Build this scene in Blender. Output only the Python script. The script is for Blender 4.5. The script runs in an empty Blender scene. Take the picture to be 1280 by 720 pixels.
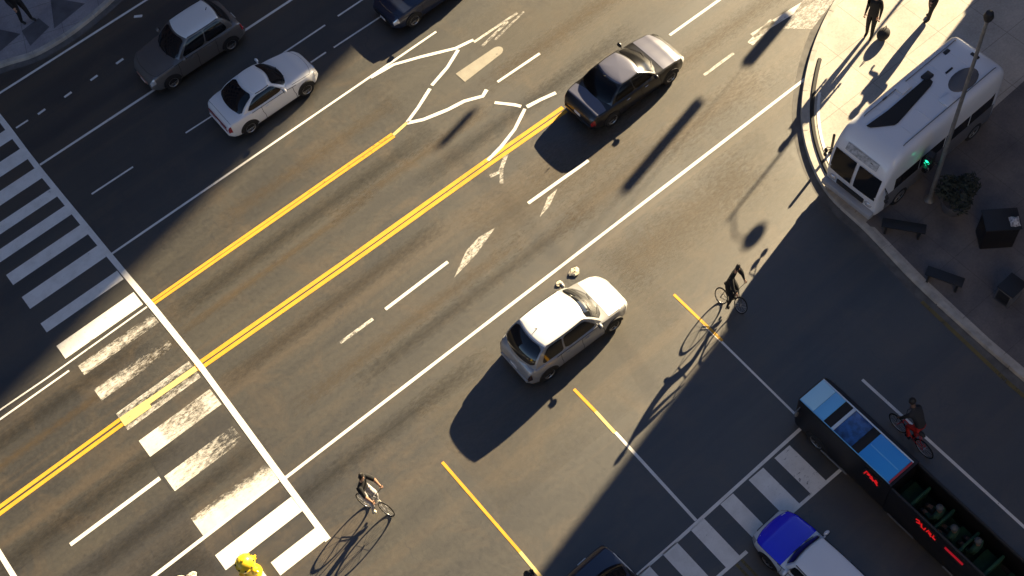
import bpy, bmesh, math, random
from mathutils import Vector, Matrix
random.seed(7)
R = math.radians
PI = math.pi
SC = bpy.context.scene
COL = SC.collection

# ------------------------------------------------------------------ helpers
def tag(o, label=None, cat=None, group=None, kind=None):
    if label: o['label'] = label
    if cat: o['category'] = cat
    if group: o['group'] = group
    if kind: o['kind'] = kind
    return o

def empty(name, loc=(0, 0, 0), rz=0, sc=1.0, label=None, cat=None, group=None):
    o = bpy.data.objects.new(name, None)
    COL.objects.link(o)
    o.location = loc
    o.rotation_euler = (0, 0, rz)
    o.scale = (sc, sc, sc)
    o.empty_display_size = .2
    return tag(o, label, cat, group)

class MB:
    """collects vertices and faces of one mesh"""
    def __init__(s):
        s.v = []; s.f = []; s.m = []
    def add(s, vs, fs, mi=0):
        n = len(s.v)
        s.v += [tuple(v) for v in vs]
        s.f += [tuple(i + n for i in f) for f in fs]
        s.m += [mi] * len(fs)
        return s
    def box(s, c, d, rz=0, bev=0.0, mi=0, M=None):
        bm = bmesh.new()
        bmesh.ops.create_cube(bm, size=1)
        for v in bm.verts:
            v.co = Vector((v.co.x * d[0], v.co.y * d[1], v.co.z * d[2]))
        if bev > 0:
            bmesh.ops.bevel(bm, geom=list(bm.edges), offset=bev, segments=2, profile=.5, affect='EDGES')
        T = M if M is not None else Matrix.Translation(Vector(c)) @ Matrix.Rotation(rz, 4, 'Z')
        bm.verts.ensure_lookup_table()
        s.add([T @ v.co for v in bm.verts], [[v.index for v in f.verts] for f in bm.faces], mi)
        bm.free()
        return s
    def tube(s, pts, r, n=8, mi=0, cap=True, flat=1.0):
        pts = [Vector(p) for p in pts]
        rs = r if isinstance(r, (list, tuple)) else [r] * len(pts)
        vs = []; fs = []
        up = None
        for i, p in enumerate(pts):
            d = (pts[min(i + 1, len(pts) - 1)] - pts[max(i - 1, 0)])
            d = d.normalized() if d.length > 1e-9 else Vector((0, 0, 1))
            if up is None:
                up = Vector((0, 0, 1)) if abs(d.z) < .9 else Vector((1, 0, 0))
            a = d.cross(up)
            a = a.normalized() if a.length > 1e-6 else d.orthogonal().normalized()
            b = a.cross(d).normalized()
            up = b
            for k in range(n):
                t = 2 * PI * k / n
                vs.append(p + (a * math.cos(t) + b * math.sin(t) * flat) * rs[i])
        for i in range(len(pts) - 1):
            for k in range(n):
                k2 = (k + 1) % n
                fs.append((i * n + k, i * n + k2, (i + 1) * n + k2, (i + 1) * n + k))
        if cap:
            fs.append(tuple(reversed(range(n))))
            fs.append(tuple((len(pts) - 1) * n + k for k in range(n)))
        return s.add(vs, fs, mi)
    def lathe(s, prof, n=24, M=None, mi=0, close=False):
        """prof: list of (radius, height) about local z"""
        vs = []; fs = []
        for (r, z) in prof:
            for k in range(n):
                t = 2 * PI * k / n
                v = Vector((r * math.cos(t), r * math.sin(t), z))
                vs.append(M @ v if M is not None else v)
        L = len(prof)
        for i in range(L if close else L - 1):
            j = (i + 1) % L
            for k in range(n):
                k2 = (k + 1) % n
                fs.append((i * n + k, i * n + k2, j * n + k2, j * n + k))
        return s.add(vs, fs, mi)
    def grid(s, fn, nu, nv, mi=0):
        vs = [fn(i / nu, j / nv) for i in range(nu + 1) for j in range(nv + 1)]
        fs = []
        for i in range(nu):
            for j in range(nv):
                a = i * (nv + 1) + j
                fs.append((a, a + nv + 1, a + nv + 2, a + 1))
        return s.add(vs, fs, mi)
    def ell(s, c, r, nu=12, nv=8, mi=0, M=None):
        T = M if M is not None else Matrix.Translation(Vector(c))
        prof = []
        vs = []; fs = []
        for i in range(nv + 1):
            a = PI * i / nv
            for k in range(nu):
                t = 2 * PI * k / nu
                vs.append(T @ Vector((r[0] * math.sin(a) * math.cos(t), r[1] * math.sin(a) * math.sin(t), r[2] * math.cos(a))))
        for i in range(nv):
            for k in range(nu):
                k2 = (k + 1) % nu
                fs.append((i * nu + k, (i + 1) * nu + k, (i + 1) * nu + k2, i * nu + k2))
        return s.add(vs, fs, mi)
    def build(s, name, mat, parent=None, smooth=40, label=None, cat=None, group=None, kind=None, loc=None, fix=True):
        me = bpy.data.meshes.new(name)
        me.from_pydata(s.v, [], s.f)
        for m in (mat if isinstance(mat, (list, tuple)) else [mat]):
            me.materials.append(m)
        if isinstance(mat, (list, tuple)):
            me.polygons.foreach_set('material_index', s.m)
        if fix:
            bm = bmesh.new(); bm.from_mesh(me)
            bmesh.ops.remove_doubles(bm, verts=list(bm.verts), dist=1e-5)
            bmesh.ops.dissolve_degenerate(bm, edges=list(bm.edges), dist=1e-6)
            bmesh.ops.recalc_face_normals(bm, faces=list(bm.faces))
            if smooth:
                for f in bm.faces: f.smooth = True
                for e in bm.edges:
                    if len(e.link_faces) == 2 and e.calc_face_angle(0) > R(smooth): e.smooth = False
            bm.to_mesh(me); bm.free()
        o = bpy.data.objects.new(name, me)
        COL.objects.link(o)
        if parent is not None: o.parent = parent
        if loc is not None: o.location = loc
        return tag(o, label, cat, group, kind)

def lerp(a, b, t): return a + (b - a) * t
def interp(tab, t):
    """smooth interpolation of [(t, v), ...]"""
    if t <= tab[0][0]: return tab[0][1]
    for (a, va), (b, vb) in zip(tab, tab[1:]):
        if t <= b:
            u = (t - a) / (b - a) if b > a else 1
            u = .5 * u + .5 * u * u * (3 - 2 * u)
            return va + (vb - va) * u
    return tab[-1][1]

# ------------------------------------------------------------------ materials
def nt(name):
    m = bpy.data.materials.new(name)
    m.use_nodes = True
    t = m.node_tree
    return m, t, t.nodes['Principled BSDF'], t.nodes, t.links

def pbr(name, col, rough=.5, metal=0.0, spec=.5, coat=0.0, coat_r=.05, bump=0.0, bscale=40, var=0.0, vscale=6, emit=None, es=1.0, trans=0):
    m, t, b, N, L = nt(name)
    b.inputs['Base Color'].default_value = (*col, 1)
    b.inputs['Roughness'].default_value = rough
    b.inputs['Metallic'].default_value = metal
    b.inputs['Specular IOR Level'].default_value = spec
    b.inputs['Coat Weight'].default_value = coat
    b.inputs['Coat Roughness'].default_value = coat_r
    if emit:
        b.inputs['Emission Color'].default_value = (*emit, 1)
        b.inputs['Emission Strength'].default_value = es
    if var or bump:
        tc = N.new('ShaderNodeTexCoord')
        n = N.new('ShaderNodeTexNoise'); n.inputs['Scale'].default_value = vscale; n.inputs['Detail'].default_value = 6
        L.new(tc.outputs['Object'], n.inputs['Vector'])
        if var:
            r = N.new('ShaderNodeMapRange')
            r.inputs['From Min'].default_value = .3; r.inputs['From Max'].default_value = .7
            r.inputs['To Min'].default_value = 1 - var; r.inputs['To Max'].default_value = 1 + var
            L.new(n.outputs['Fac'], r.inputs['Value'])
            mx = N.new('ShaderNodeMix'); mx.data_type = 'RGBA'; mx.blend_type = 'MULTIPLY'; mx.inputs[0].default_value = 1
            mx.inputs[6].default_value = (*col, 1)
            L.new(r.outputs[0], mx.inputs[7]); L.new(mx.outputs[2], b.inputs['Base Color'])
        if bump:
            n2 = N.new('ShaderNodeTexNoise'); n2.inputs['Scale'].default_value = bscale; n2.inputs['Detail'].default_value = 4
            L.new(tc.outputs['Object'], n2.inputs['Vector'])
            bp = N.new('ShaderNodeBump'); bp.inputs['Strength'].default_value = bump; bp.inputs['Distance'].default_value = .01
            L.new(n2.outputs['Fac'], bp.inputs['Height']); L.new(bp.outputs['Normal'], b.inputs['Normal'])
    return m

def noise(N, L, vec, scale, detail=5, rough=.55, dist=0.0):
    n = N.new('ShaderNodeTexNoise')
    n.inputs['Scale'].default_value = scale; n.inputs['Detail'].default_value = detail
    n.inputs['Roughness'].default_value = rough; n.inputs['Distortion'].default_value = dist
    L.new(vec, n.inputs['Vector'])
    return n.outputs['Fac']
def mapr(N, L, v, a, b, c, d):
    r = N.new('ShaderNodeMapRange')
    for k, x in zip(('From Min', 'From Max', 'To Min', 'To Max'), (a, b, c, d)): r.inputs[k].default_value = x
    L.new(v, r.inputs['Value'])
    return r.outputs[0]
def mult(N, L, a, b):
    m = N.new('ShaderNodeMath'); m.operation = 'MULTIPLY'
    L.new(a, m.inputs[0]); L.new(b, m.inputs[1])
    return m.outputs[0]
def mixc(N, L, fac, a, b, blend='MIX'):
    m = N.new('ShaderNodeMix'); m.data_type = 'RGBA'; m.blend_type = blend
    if isinstance(fac, (int, float)): m.inputs[0].default_value = fac
    else: L.new(fac, m.inputs[0])
    for i, c in ((6, a), (7, b)):
        if isinstance(c, tuple): m.inputs[i].default_value = (*c, 1)
        else: L.new(c, m.inputs[i])
    return m.outputs[2]
def scaled(N, L, vec, s, rz=0, loc=(0, 0, 0)):
    mp = N.new('ShaderNodeMapping'); mp.inputs['Scale'].default_value = s
    mp.inputs['Rotation'].default_value = (0, 0, rz); mp.inputs['Location'].default_value = loc
    L.new(vec, mp.inputs['Vector'])
    return mp.outputs[0]

def asphalt(name, dark, light, warm):
    m, t, b, N, L = nt(name)
    tc = N.new('ShaderNodeTexCoord'); v = tc.outputs['Object']
    big = noise(N, L, scaled(N, L, v, (.10, .34, 1)), 1.0, 6, .6, .6)           # bands along the road
    lane = noise(N, L, scaled(N, L, v, (.025, 1.15, 1)), 1.0, 4, .55, .3)          # tyre tracks, oil lines
    blot = noise(N, L, v, .55, 7, .65, .8)
    fine = noise(N, L, v, 60, 3, .7)
    mid = noise(N, L, v, 7, 6, .7)
    c = mixc(N, L, mapr(N, L, big, .34, .68, 0, 1), dark, light)
    c = mixc(N, L, mapr(N, L, lane, .52, .68, 0, .85), c, warm)
    c = mixc(N, L, mapr(N, L, blot, .50, .66, 0, .75), c, warm)
    k = mult(N, L, mapr(N, L, fine, .25, .75, .72, 1.28), mapr(N, L, mid, .3, .7, .82, 1.18))
    k = mult(N, L, k, mapr(N, L, lane, .32, .48, .62, 1.0))
    k = mult(N, L, k, mapr(N, L, blot, .28, .42, .78, 1.0))
    kk = N.new('ShaderNodeCombineColor')
    for i in range(3): L.new(k, kk.inputs[i])
    c = mixc(N, L, 1.0, c, kk.outputs[0], 'MULTIPLY')
    # oil drips: small dark spots along the lanes
    dv = N.new('ShaderNodeTexVoronoi'); dv.inputs['Scale'].default_value = 1.9
    L.new(v, dv.inputs['Vector'])
    dr = mult(N, L, mapr(N, L, dv.outputs['Distance'], .04, .10, 1, 0), mapr(N, L, noise(N, L, scaled(N, L, v, (.08, .8, 1)), 1.0, 3), .52, .62, 0, .6))
    c = mixc(N, L, dr, c, (.010, .009, .008))
    ag = N.new('ShaderNodeTexVoronoi'); ag.inputs['Scale'].default_value = 22
    L.new(v, ag.inputs['Vector'])
    c = mixc(N, L, mapr(N, L, ag.outputs['Distance'], .05, .22, .35, 0), c, (.10, .088, .066))
    # fine cracks
    vo = N.new('ShaderNodeTexVoronoi'); vo.feature = 'DISTANCE_TO_EDGE'; vo.inputs['Scale'].default_value = .42
    wv = N.new('ShaderNodeVectorMath'); wv.operation = 'ADD'
    nz = N.new('ShaderNodeTexNoise'); nz.inputs['Scale'].default_value = 1.3; nz.inputs['Detail'].default_value = 5
    L.new(v, nz.inputs['Vector'])
    L.new(v, wv.inputs[0]); L.new(nz.outputs['Color'], wv.inputs[1])
    L.new(wv.outputs[0], vo.inputs['Vector'])
    cr = mapr(N, L, vo.outputs['Distance'], .0, .010, 1, 0)
    cr = mult(N, L, cr, mapr(N, L, noise(N, L, v, .21, 3), .48, .60, 0, .75))
    c = mixc(N, L, cr, c, (.012, .011, .01))
    L.new(c, b.inputs['Base Color'])
    rg = mapr(N, L, mid, .3, .7, .47, .55)
    L.new(rg, b.inputs['Roughness'])
    b.inputs['Specular IOR Level'].default_value = 1.0; b.inputs['IOR'].default_value = 1.62
    bp = N.new('ShaderNodeBump'); bp.inputs['Strength'].default_value = .35; bp.inputs['Distance'].default_value = .012
    L.new(fine, bp.inputs['Height']); L.new(bp.outputs[0], b.inputs['Normal'])
    return m

def paint_mat(name, col, dirt, wear=False, keep=.325, rough=.6, soft=.11, amax=.95):
    """road paint; 'wear' reads the wear attribute and lets the asphalt show through"""
    m, t, b, N, L = nt(name)
    tc = N.new('ShaderNodeTexCoord'); v = tc.outputs['Object']
    n1 = noise(N, L, v, 2.2, 7, .65); n2 = noise(N, L, v, 22, 5, .7)
    c = mixc(N, L, mapr(N, L, n1, .42, .74, 0, .7), col, dirt)
    c = mixc(N, L, mapr(N, L, n2, .55, .75, 0, .5), c, dirt)
    L.new(c, b.inputs['Base Color'])
    b.inputs['Roughness'].default_value = rough
    tr = N.new('ShaderNodeBsdfTransparent'); mx = N.new('ShaderNodeMixShader')
    wn = noise(N, L, scaled(N, L, v, (.55, 1.3, 1)), 8.0, 10, .82)
    if wear:
        at = N.new('ShaderNodeAttribute'); at.attribute_name = 'wear'
        ad = N.new('ShaderNodeMath'); ad.operation = 'SUBTRACT'
        L.new(wn, ad.inputs[0]); L.new(at.outputs['Fac'], ad.inputs[1])
        al = mapr(N, L, ad.outputs[0], -soft, soft, 0, amax)
    else:
        lowf = mapr(N, L, noise(N, L, v, .45, 3), .35, .65, -.05, .09)
        ad = N.new('ShaderNodeMath'); ad.operation = 'ADD'
        L.new(wn, ad.inputs[0]); L.new(lowf, ad.inputs[1])
        al = mapr(N, L, ad.outputs[0], keep, keep + .06, 0.05, 1)
    out = [n for n in N if n.type == 'OUTPUT_MATERIAL'][0]
    L.new(al, mx.inputs[0]); L.new(tr.outputs[0], mx.inputs[1]); L.new(b.outputs[0], mx.inputs[2])
    L.new(mx.outputs[0], out.inputs['Surface'])
    return m

def concrete(name, a, c2, joint=1.5, rot=0.0):
    m, t, b, N, L = nt(name)
    tc = N.new('ShaderNodeTexCoord'); v = tc.outputs['Object']
    n1 = noise(N, L, v, .7, 7, .65); n2 = noise(N, L, v, 14, 6, .7)
    c = mixc(N, L, mapr(N, L, n1, .35, .68, 0, 1), a, c2)
    k = mapr(N, L, n2, .3, .7, .85, 1.12)
    kk = N.new('ShaderNodeCombineColor')
    for i in range(3): L.new(k, kk.inputs[i])
    c = mixc(N, L, 1.0, c, kk.outputs[0], 'MULTIPLY')
    br = N.new('ShaderNodeTexBrick')
    br.inputs['Scale'].default_value = 1.0; br.inputs['Brick Width'].default_value = joint; br.inputs['Row Height'].default_value = joint
    br.inputs['Mortar Size'].default_value = .012; br.offset = 0.0
    L.new(scaled(N, L, v, (1, 1, 1), rot), br.inputs['Vector'])
    c = mixc(N, L, br.outputs['Fac'], c, mixc(N, L, .45, c, (.06, .055, .05)))
    L.new(c, b.inputs['Base Color'])
    b.inputs['Roughness'].default_value = .8
    bp = N.new('ShaderNodeBump'); bp.inputs['Strength'].default_value = .25; bp.inputs['Distance'].default_value = .01
    L.new(n2, bp.inputs['Height']); L.new(bp.outputs[0], b.inputs['Normal'])
    return m

M_road = asphalt('worn_asphalt', (.015, .0138, .0108), (.042, .037, .0255), (.058, .042, .023))
M_patch = asphalt('patched_asphalt', (.015, .0138, .011), (.028, .0245, .018), (.036, .028, .018))
M_white = paint_mat('white_road_paint', (.80, .78, .73), (.60, .575, .52))
M_whitew = paint_mat('worn_white_paint', (.74, .71, .65), (.50, .47, .42), wear=True)
M_yellow = paint_mat('yellow_road_paint', (.68, .36, .028), (.48, .25, .03), keep=.345)
M_pale = paint_mat('pale_yellow_paint', (.66, .52, .20), (.50, .40, .2), keep=.33)
M_olive = paint_mat('old_yellow_paint', (.16, .12, .035), (.07, .06, .03), keep=.42)
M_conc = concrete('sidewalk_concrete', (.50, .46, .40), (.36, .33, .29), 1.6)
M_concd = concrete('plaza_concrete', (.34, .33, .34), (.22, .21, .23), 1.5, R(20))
M_kerb = pbr('kerb_concrete', (.40, .375, .33), .8, var=.25, vscale=3, bump=.3)
M_gut = pbr('gutter_concrete', (.11, .105, .10), .85, var=.3, vscale=3, bump=.3)
M_dkgrey = pbr('dark_grey', (.10, .10, .11), .7, var=.25, vscale=2, bump=.2)

M_glass = pbr('tinted_glass', (.008, .009, .011), .05, 0, .5)
M_glassd = pbr('dark_glass', (.004, .004, .005), .16, 0, .25)
M_tyre = pbr('tyre_rubber', (.012, .012, .012), .8, bump=.3)
M_rim = pbr('alloy_rim', (.45, .45, .46), .3, .9)
M_blackp = pbr('black_plastic', (.015, .015, .016), .5)
M_seam = pbr('seam_shadow_gap', (.008, .008, .009), .7)
M_lamp = pbr('clear_headlamp', (.55, .55, .56), .12, .3, .6, coat=1)
M_tail = pbr('red_tail_lamp', (.30, .012, .014), .2, 0, .6, coat=1)
M_amber = pbr('amber_lamp', (.70, .38, .03), .2, 0, .6, coat=1)
M_plate = pbr('licence_plate', (.75, .74, .72), .5)
M_chrome = pbr('chrome_trim', (.70, .70, .70), .18, 1)
M_pink = pbr('pink_strip_rim_glow', (.62, .38, .32), .3, .7)  # orange edge highlight put into the grille colour; also the pink tail strip
M_steel = pbr('galvanised_steel', (.22, .22, .22), .5, .6, var=.2)
M_dsteel = pbr('dark_painted_steel', (.02, .02, .022), .5, .2)
M_green_lit = pbr('lit_green_lens', (.0, .3, .15), .4, emit=(.02, .9, .42), es=.55)

# ------------------------------------------------------------------ setting: ground and paint
def sheet(name, poly, z, mat, kind='structure', parent=None):
    o = MB().add([(x, y, z) for x, y in poly], [tuple(range(len(poly)))]).build(name, mat, parent, smooth=0)
    return tag(o, kind=kind)
g = MB(); S = 900
g.add([(-S, -S, 0), (S, -S, 0), (S, S, 0), (-S, S, 0)], [(0, 1, 2, 3)])
tag(g.build('road', M_road, smooth=0), kind='structure')

class Paint:
    """painted lines and bars lying on the road"""
    def __init__(s, z): s.z = z; s.mb = MB(); s.w = []
    def quad(s, a, b, c, d, w=(0, 0, 0, 0)):
        s.mb.add([(p[0], p[1], s.z) for p in (a, b, c, d)], [(0, 1, 2, 3)]); s.w += list(w)
    def line(s, pts, wd, wear=None, seg=1.2):
        P = []
        for p, q in zip(pts, pts[1:]):
            n = max(1, int(math.hypot(q[0] - p[0], q[1] - p[1]) / seg))
            P += [(lerp(p[0], q[0], i / n), lerp(p[1], q[1], i / n)) for i in range(n)]
        P.append(pts[-1])
        vs = []; n = len(P)
        for i, p in enumerate(P):
            a = P[max(i - 1, 0)]; b = P[min(i + 1, n - 1)]
            dx, dy = b[0] - a[0], b[1] - a[1]; l = math.hypot(dx, dy)
            k = wd * (.5 + random.uniform(-.035, .035))
            nx, ny = -dy / l * k, dx / l * k
            vs += [(p[0] + nx, p[1] + ny, s.z), (p[0] - nx, p[1] - ny, s.z)]
            t = i / (n - 1)
            wv = 0 if wear is None else (wear(t) if callable(wear) else wear)
            s.w += [wv, wv]
        s.mb.add(vs, [(2 * i, 2 * i + 1, 2 * i + 3, 2 * i + 2) for i in range(n - 1)])
    def blob(s, poly, wear=.4):
        n = len(poly)
        s.mb.add([(x, y, s.z) for x, y in poly], [tuple(range(n))]); s.w += [wear] * n
    def bar(s, x0, x1, y0, y1, wfun=None, nx=14, ny=5):
        base = len(s.mb.v)
        vs = []
        for i in range(nx + 1):
            for j in range(ny + 1):
                u, v = i / nx, j / ny
                vs.append((lerp(x0, x1, u), lerp(y0, y1, v), s.z))
                s.w.append(wfun(u, v) if wfun else 0)
        fs = []
        for i in range(nx):
            for j in range(ny):
                a = i * (ny + 1) + j
                fs.append((a, a + ny + 1, a + ny + 2, a + 1))
        s.mb.add(vs, fs)
    def done(s, name, mat):
        o = s.mb.build(name, mat, smooth=0, fix=False)
        at = o.data.attributes.new('wear', 'FLOAT', 'POINT')
        at.data.foreach_set('value', s.w)
        for p in o.data.polygons:
            if p.normal.z < 0: p.flip()
        return tag(o, kind='structure')

# asphalt patches (real overlays of newer asphalt)
sheet('asphalt_patch', [(-12, 19.6), (-2.15, 19.55), (-2.2, 17.8), (-3.2, 15.2), (-12, 15.2)], .002, M_patch)
sheet('asphalt_patch', [(-2.2, 20.9), (.4, 20.9), (.4, 19.7), (-2.2, 19.65)], .002, M_patch)

# --- solid white lane lines running along the main road
p = Paint(.006)
p.line([(-30, 37.35), (70, 37.30)], .10)
p.line([(.62, 33.36), (60, 33.36)], .10)
p.line([(.62, 28.32), (14.6, 28.30)], .085)
p.line([(.62, 17.66), (23.6, 17.72)], .11)
p.line([(-9, 17.7), (.5, 17.74)], .11)
p.line([(-12, 25.86), (-3.3, 25.68), (.55, 25.71)], .06)
p.line([(-12, 25.42), (-2.6, 25.42)], .07)
p.line([(-7.25, 21.6), (-7.25, 18.5)], .16)
# cross street edge lines
p.line([(15.75, 8.6), (15.75, 7.17), (15.72, -30)], .09)
p.line([(13.55, 13.1), (13.48, 9.0)], .07)
# dashes
p.line([(-5.45, 20.24), (-2.25, 20.24)], .13)
p.line([(6.41, 20.28), (8.99, 20.31)], .12)
p.line([(12.36, 20.28), (14.95, 20.22)], .12)
p.line([(1.4, 30.95), (3.1, 30.93)], .075)
p.line([(5.28, 30.88), (6.45, 30.85)], .06)
p.line([(9.9, 31.44), (11.8, 31.44)], .07); p.line([(12.39, 31.46), (13.6, 31.46)], .07)
p.line([(10.4, 30.36), (11.08, 30.36)], .07); p.line([(11.42, 30.34), (14.3, 30.3)], .07)
for i in range(4): p.line([(1.66 + i * 1.12, 35.43), (1.98 + i * 1.12, 35.45)], .10)
p.line([(.75, 35.45), (1.25, 35.45)], .08); p.line([(6.7, 36.95), (6.95, 36.75)], .12)
p.line([(20.55, 22.33), (23.2, 22.3)], .11)
p.line([(14.79, 24.95), (16.69, 24.9)], .10)
p.done('lane_line', M_white)

p = Paint(.006)
p.line([(4.6, 20.28), (5.9, 20.27)], .11, lambda t: .54 - .12 * t)
p.line([(20.2, 20.2), (21.6, 20.2)], .10, .46)
p.line([(22.6, 20.3), (25.4, 20.05)], .24, lambda t: .46 - .15 * t)
p.line([(22.3, 20.1), (23.6, 20.3)], .24, .47)
p.line([(15.3, 26.95), (17.3, 26.92)], .10, lambda t: .40 + .14 * t)
p.line([(15.4, 26.6), (16.8, 26.85)], .10, .53); p.line([(15.9, 26.5), (17.5, 26.8)], .08, .55)
p.blob([(8.78, 19.7), (9.71, 20.24), (10.32, 20.36), (10.95, 20.28), (9.85, 19.9)], .505)
p.blob([(12.3, 19.6), (13.0, 20.02), (13.45, 20.06), (12.8, 19.7)], .50)
p.line([(13.11, 22.35), (12.46, 21.9), (12.1, 22.0)], .14, .49)
p.line([(12.2, 21.5), (12.6, 22.0)], .12, .54)
p.blob([(24.3, 19.1), (26.2, 19.6), (25.2, 20.3), (23.6, 19.8)], .52)
p.done('worn_marking', M_whitew)

M_stain = paint_mat('brown_tyre_stain', (.12, .082, .042), (.085, .06, .036), wear=True, soft=.22, amax=.5)
M_oil = paint_mat('dark_oil_stain', (.008, .007, .006), (.012, .010, .008), wear=True, soft=.24, amax=.5)
p = Paint(.0035)
def stain_or_glare(x0, x1, y0, y1, lo=.42, hi=.75):
    p.bar(x0, x1, y0, y1, lambda u, v: lerp(lo, hi, max(abs(2 * v - 1), abs(2 * u - 1) ** 4)), 20, 8)
stain_or_glare(-9, 1, 23.75, 24.2); stain_or_glare(.5, 9, 23.9, 24.35); stain_or_glare(7, 14, 24.0, 24.6, .46); stain_or_glare(10, 17, 19.2, 21.8, .5); stain_or_glare(12, 22, 18.2, 19.6, .5)
stain_or_glare(2, 12, 19.0, 19.7, .5); stain_or_glare(12.5, 19, 15.2, 17.4, .5); stain_or_glare(14, 24, 24.6, 25.6, .48); stain_or_glare(4, 12, 26.4, 27.2, .5); stain_or_glare(17, 26, 20.6, 21.6, .5)
p.done('tyre_stain', M_stain)
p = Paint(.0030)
for a in ((13, 27, 17.9, 22.2), (15, 30, 22.9, 27.8), (12.5, 20, 13.6, 17.4), (5, 13.5, 12.4, 17.2), (17, 26, 15.6, 18.9)): stain_or_glare(*a, lo=.40, hi=.72)  # pale patches put the low sun's glare into the road colour
p.done('road_glare', paint_mat('pale_sun_glare', (.15, .125, .088), (.10, .086, .062), wear=True, soft=.30, amax=.34))
p = Paint(.0033)
stain_or_glare(.6, 12, 24.4, 25.3, .40); stain_or_glare(-8, -1, 20.5, 21.5, .40); stain_or_glare(-6, 1, 18.7, 19.5, .42); stain_or_glare(.6, 10, 21.2, 22.0, .44); stain_or_glare(-8, 0, 24.3, 25.1, .44); stain_or_glare(10, 20, 23.0, 23.9, .46); stain_or_glare(4, 14, 18.4, 19.1, .45); stain_or_glare(-2, 8, 16.4, 17.2, .45); stain_or_glare(-4.6, -2.3, 16.2, 18.6, .44)
p.done('oil_stain', M_oil)
# --- freehand looking white junction marks
p = Paint(.008)
p.line([(11.6, 28.26), (12.56, 28.16), (13.48, 27.76), (14.64, 27.19), (15.35, 27.05)], .12, seg=.3)
p.line([(14.67, 27.07), (13.9, 26.71), (12.99, 26.45)], .12, seg=.3)
p.line([(12.86, 26.38), (12.05, 26.01), (11.38, 25.76)], .12, seg=.3)
p.line([(11.36, 25.73), (11.87, 25.46), (12.75, 25.21), (13.41, 25.10), (14.02, 24.82), (14.3, 24.95)], .14, seg=.3)
p.line([(14.15, 24.31), (14.6, 23.75), (14.72, 23.54)], .12, seg=.3)
p.line([(14.85, 23.39), (15.4, 23.30), (15.98, 23.16)], .14, seg=.3)
p.line([(14.75, 23.37), (13.95, 22.94), (13.15, 22.69), (12.45, 22.56)], .12, seg=.3)
arc = [(15.62 + .26 * math.cos(a), 25.86 + .2 * math.sin(a) + .03) for a in [R(-80 + 20 * i) for i in range(9)]]
p.done('junction_marking', M_white)
p = Paint(.009)
p.blob([(13.95, 25.75)] + [(x, y + .15) for x, y in arc] + [(13.93, 26.27)], 0)
p.done('faded_marking', paint_mat('faded_white_paint', (.34, .315, .26), (.24, .22, .18), keep=.33))

# --- yellow lines
p = Paint(.007)
for dy in (-.10, .10):
    p.line([(-30, 22.62 + dy), (-2.2, 22.69 + dy)], .135)
    p.line([(.62, 22.67 + dy), (6.4, 22.55 + dy), (12.4, 22.49 + dy), (15.75, 22.41 + dy)], .15)
for dy in (-.068, .068):
    p.line([(.66, 25.72 + dy), (10.7, 25.66 + dy)], .115)
p.line([(4.61, 14.9), (4.63, 11.22)], .10)
p.line([(9.11, 14.1), (9.12, 13.1)], .10)
p.line([(13.58, 14.5), (13.57, 12.3)], .09)
p.done('yellow_line', M_yellow)
p = Paint(.007)
p.line([(4.63, 11.22), (4.6, 9.2)], .10); p.line([(9.12, 13.1), (9.1, 12.2)], .10)
p.line([(10.7, 25.66), (11.36, 25.75)], .12)
p.z = .0095; p.line([(-2.2, 22.72), (.6, 22.67)], .20); p.z = .012; p.line([(-2.2, 22.66), (-1.2, 22.64)], .36)
p.done('pale_yellow_line', M_pale)
p = Paint(.006)
p.line([(9.12, 12.2), (9.05, 8.62)], .09); p.line([(4.6, 9.2), (4.6, 7.2)], .09)
p.done('cross_line', M_white)
p = Paint(.006)
p.line([(19.0, 9.24), (18.81, 5.64), (18.8, -20)], .13)
for dx in (-.1, .1): p.line([(9.12 + dx, 6.95), (9.1 + dx, 5.0), (9.1 + dx, -20)], .09)
p.done('old_yellow_line', M_olive)

# --- crosswalk on the left
p = Paint(.010)
p.line([(.55, 44), (.50, 33), (.60, 28.6), (.70, 25.4), (.74, 22.6), (.62, 17.6), (.58, 15.2)], .20)
p.done('crosswalk_edge_line', M_white)
p = Paint(.008)
for (a, b) in ((25.88, 26.5), (27.17, 27.61), (28.35, 28.95), (29.58, 30.1), (30.7, 31.18), (31.72, 32.18), (32.8, 33.36), (33.9, 34.5), (35.1, 35.65), (36.25, 36.8), (37.4, 38.0)):
    p.bar(-2.48, .50, a, b)
p.bar(-2.25, .5, 16.45, 17.04)
p.bar(-1.1, .52, 15.25, 15.76); p.bar(-3.2, -1.42, 15.25, 15.74)
p.done('crosswalk_bar', M_white)
p = Paint(.005)
def worn(lo, hi, k=0.0):      # solid near the outer end, scraped thin towards the line, stronger along one edge
    return lambda u, v: lerp(lo, hi, min(1, u * 1.25)) + k * abs(v - .45) * .22
p.bar(-2.3, .55, 24.93, 25.37, worn(.42, .50, 1))
p.bar(-2.32, .45, 23.76, 24.27, worn(.40, .57, 1))
p.bar(-2.2, .55, 22.3, 23.05, lambda u, v: .47 + .2 * (1 - abs(2 * v - 1)))
p.bar(-2.12, .54, 21.05, 21.75, lambda u, v: (.30 if u < .22 else lerp(.40, .54, u) - .10 * (u > .85)) + .05 * v)
p.bar(-2.12, .40, 19.57, 20.2, lambda u, v: .36 + .26 * u + .05 * abs(v - .5))
p.bar(-2.2, .54, 17.78, 18.5, lambda u, v: .22 + .36 * v * v + .14 * u)
p.done('worn_crosswalk_bar', M_whitew)

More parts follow.
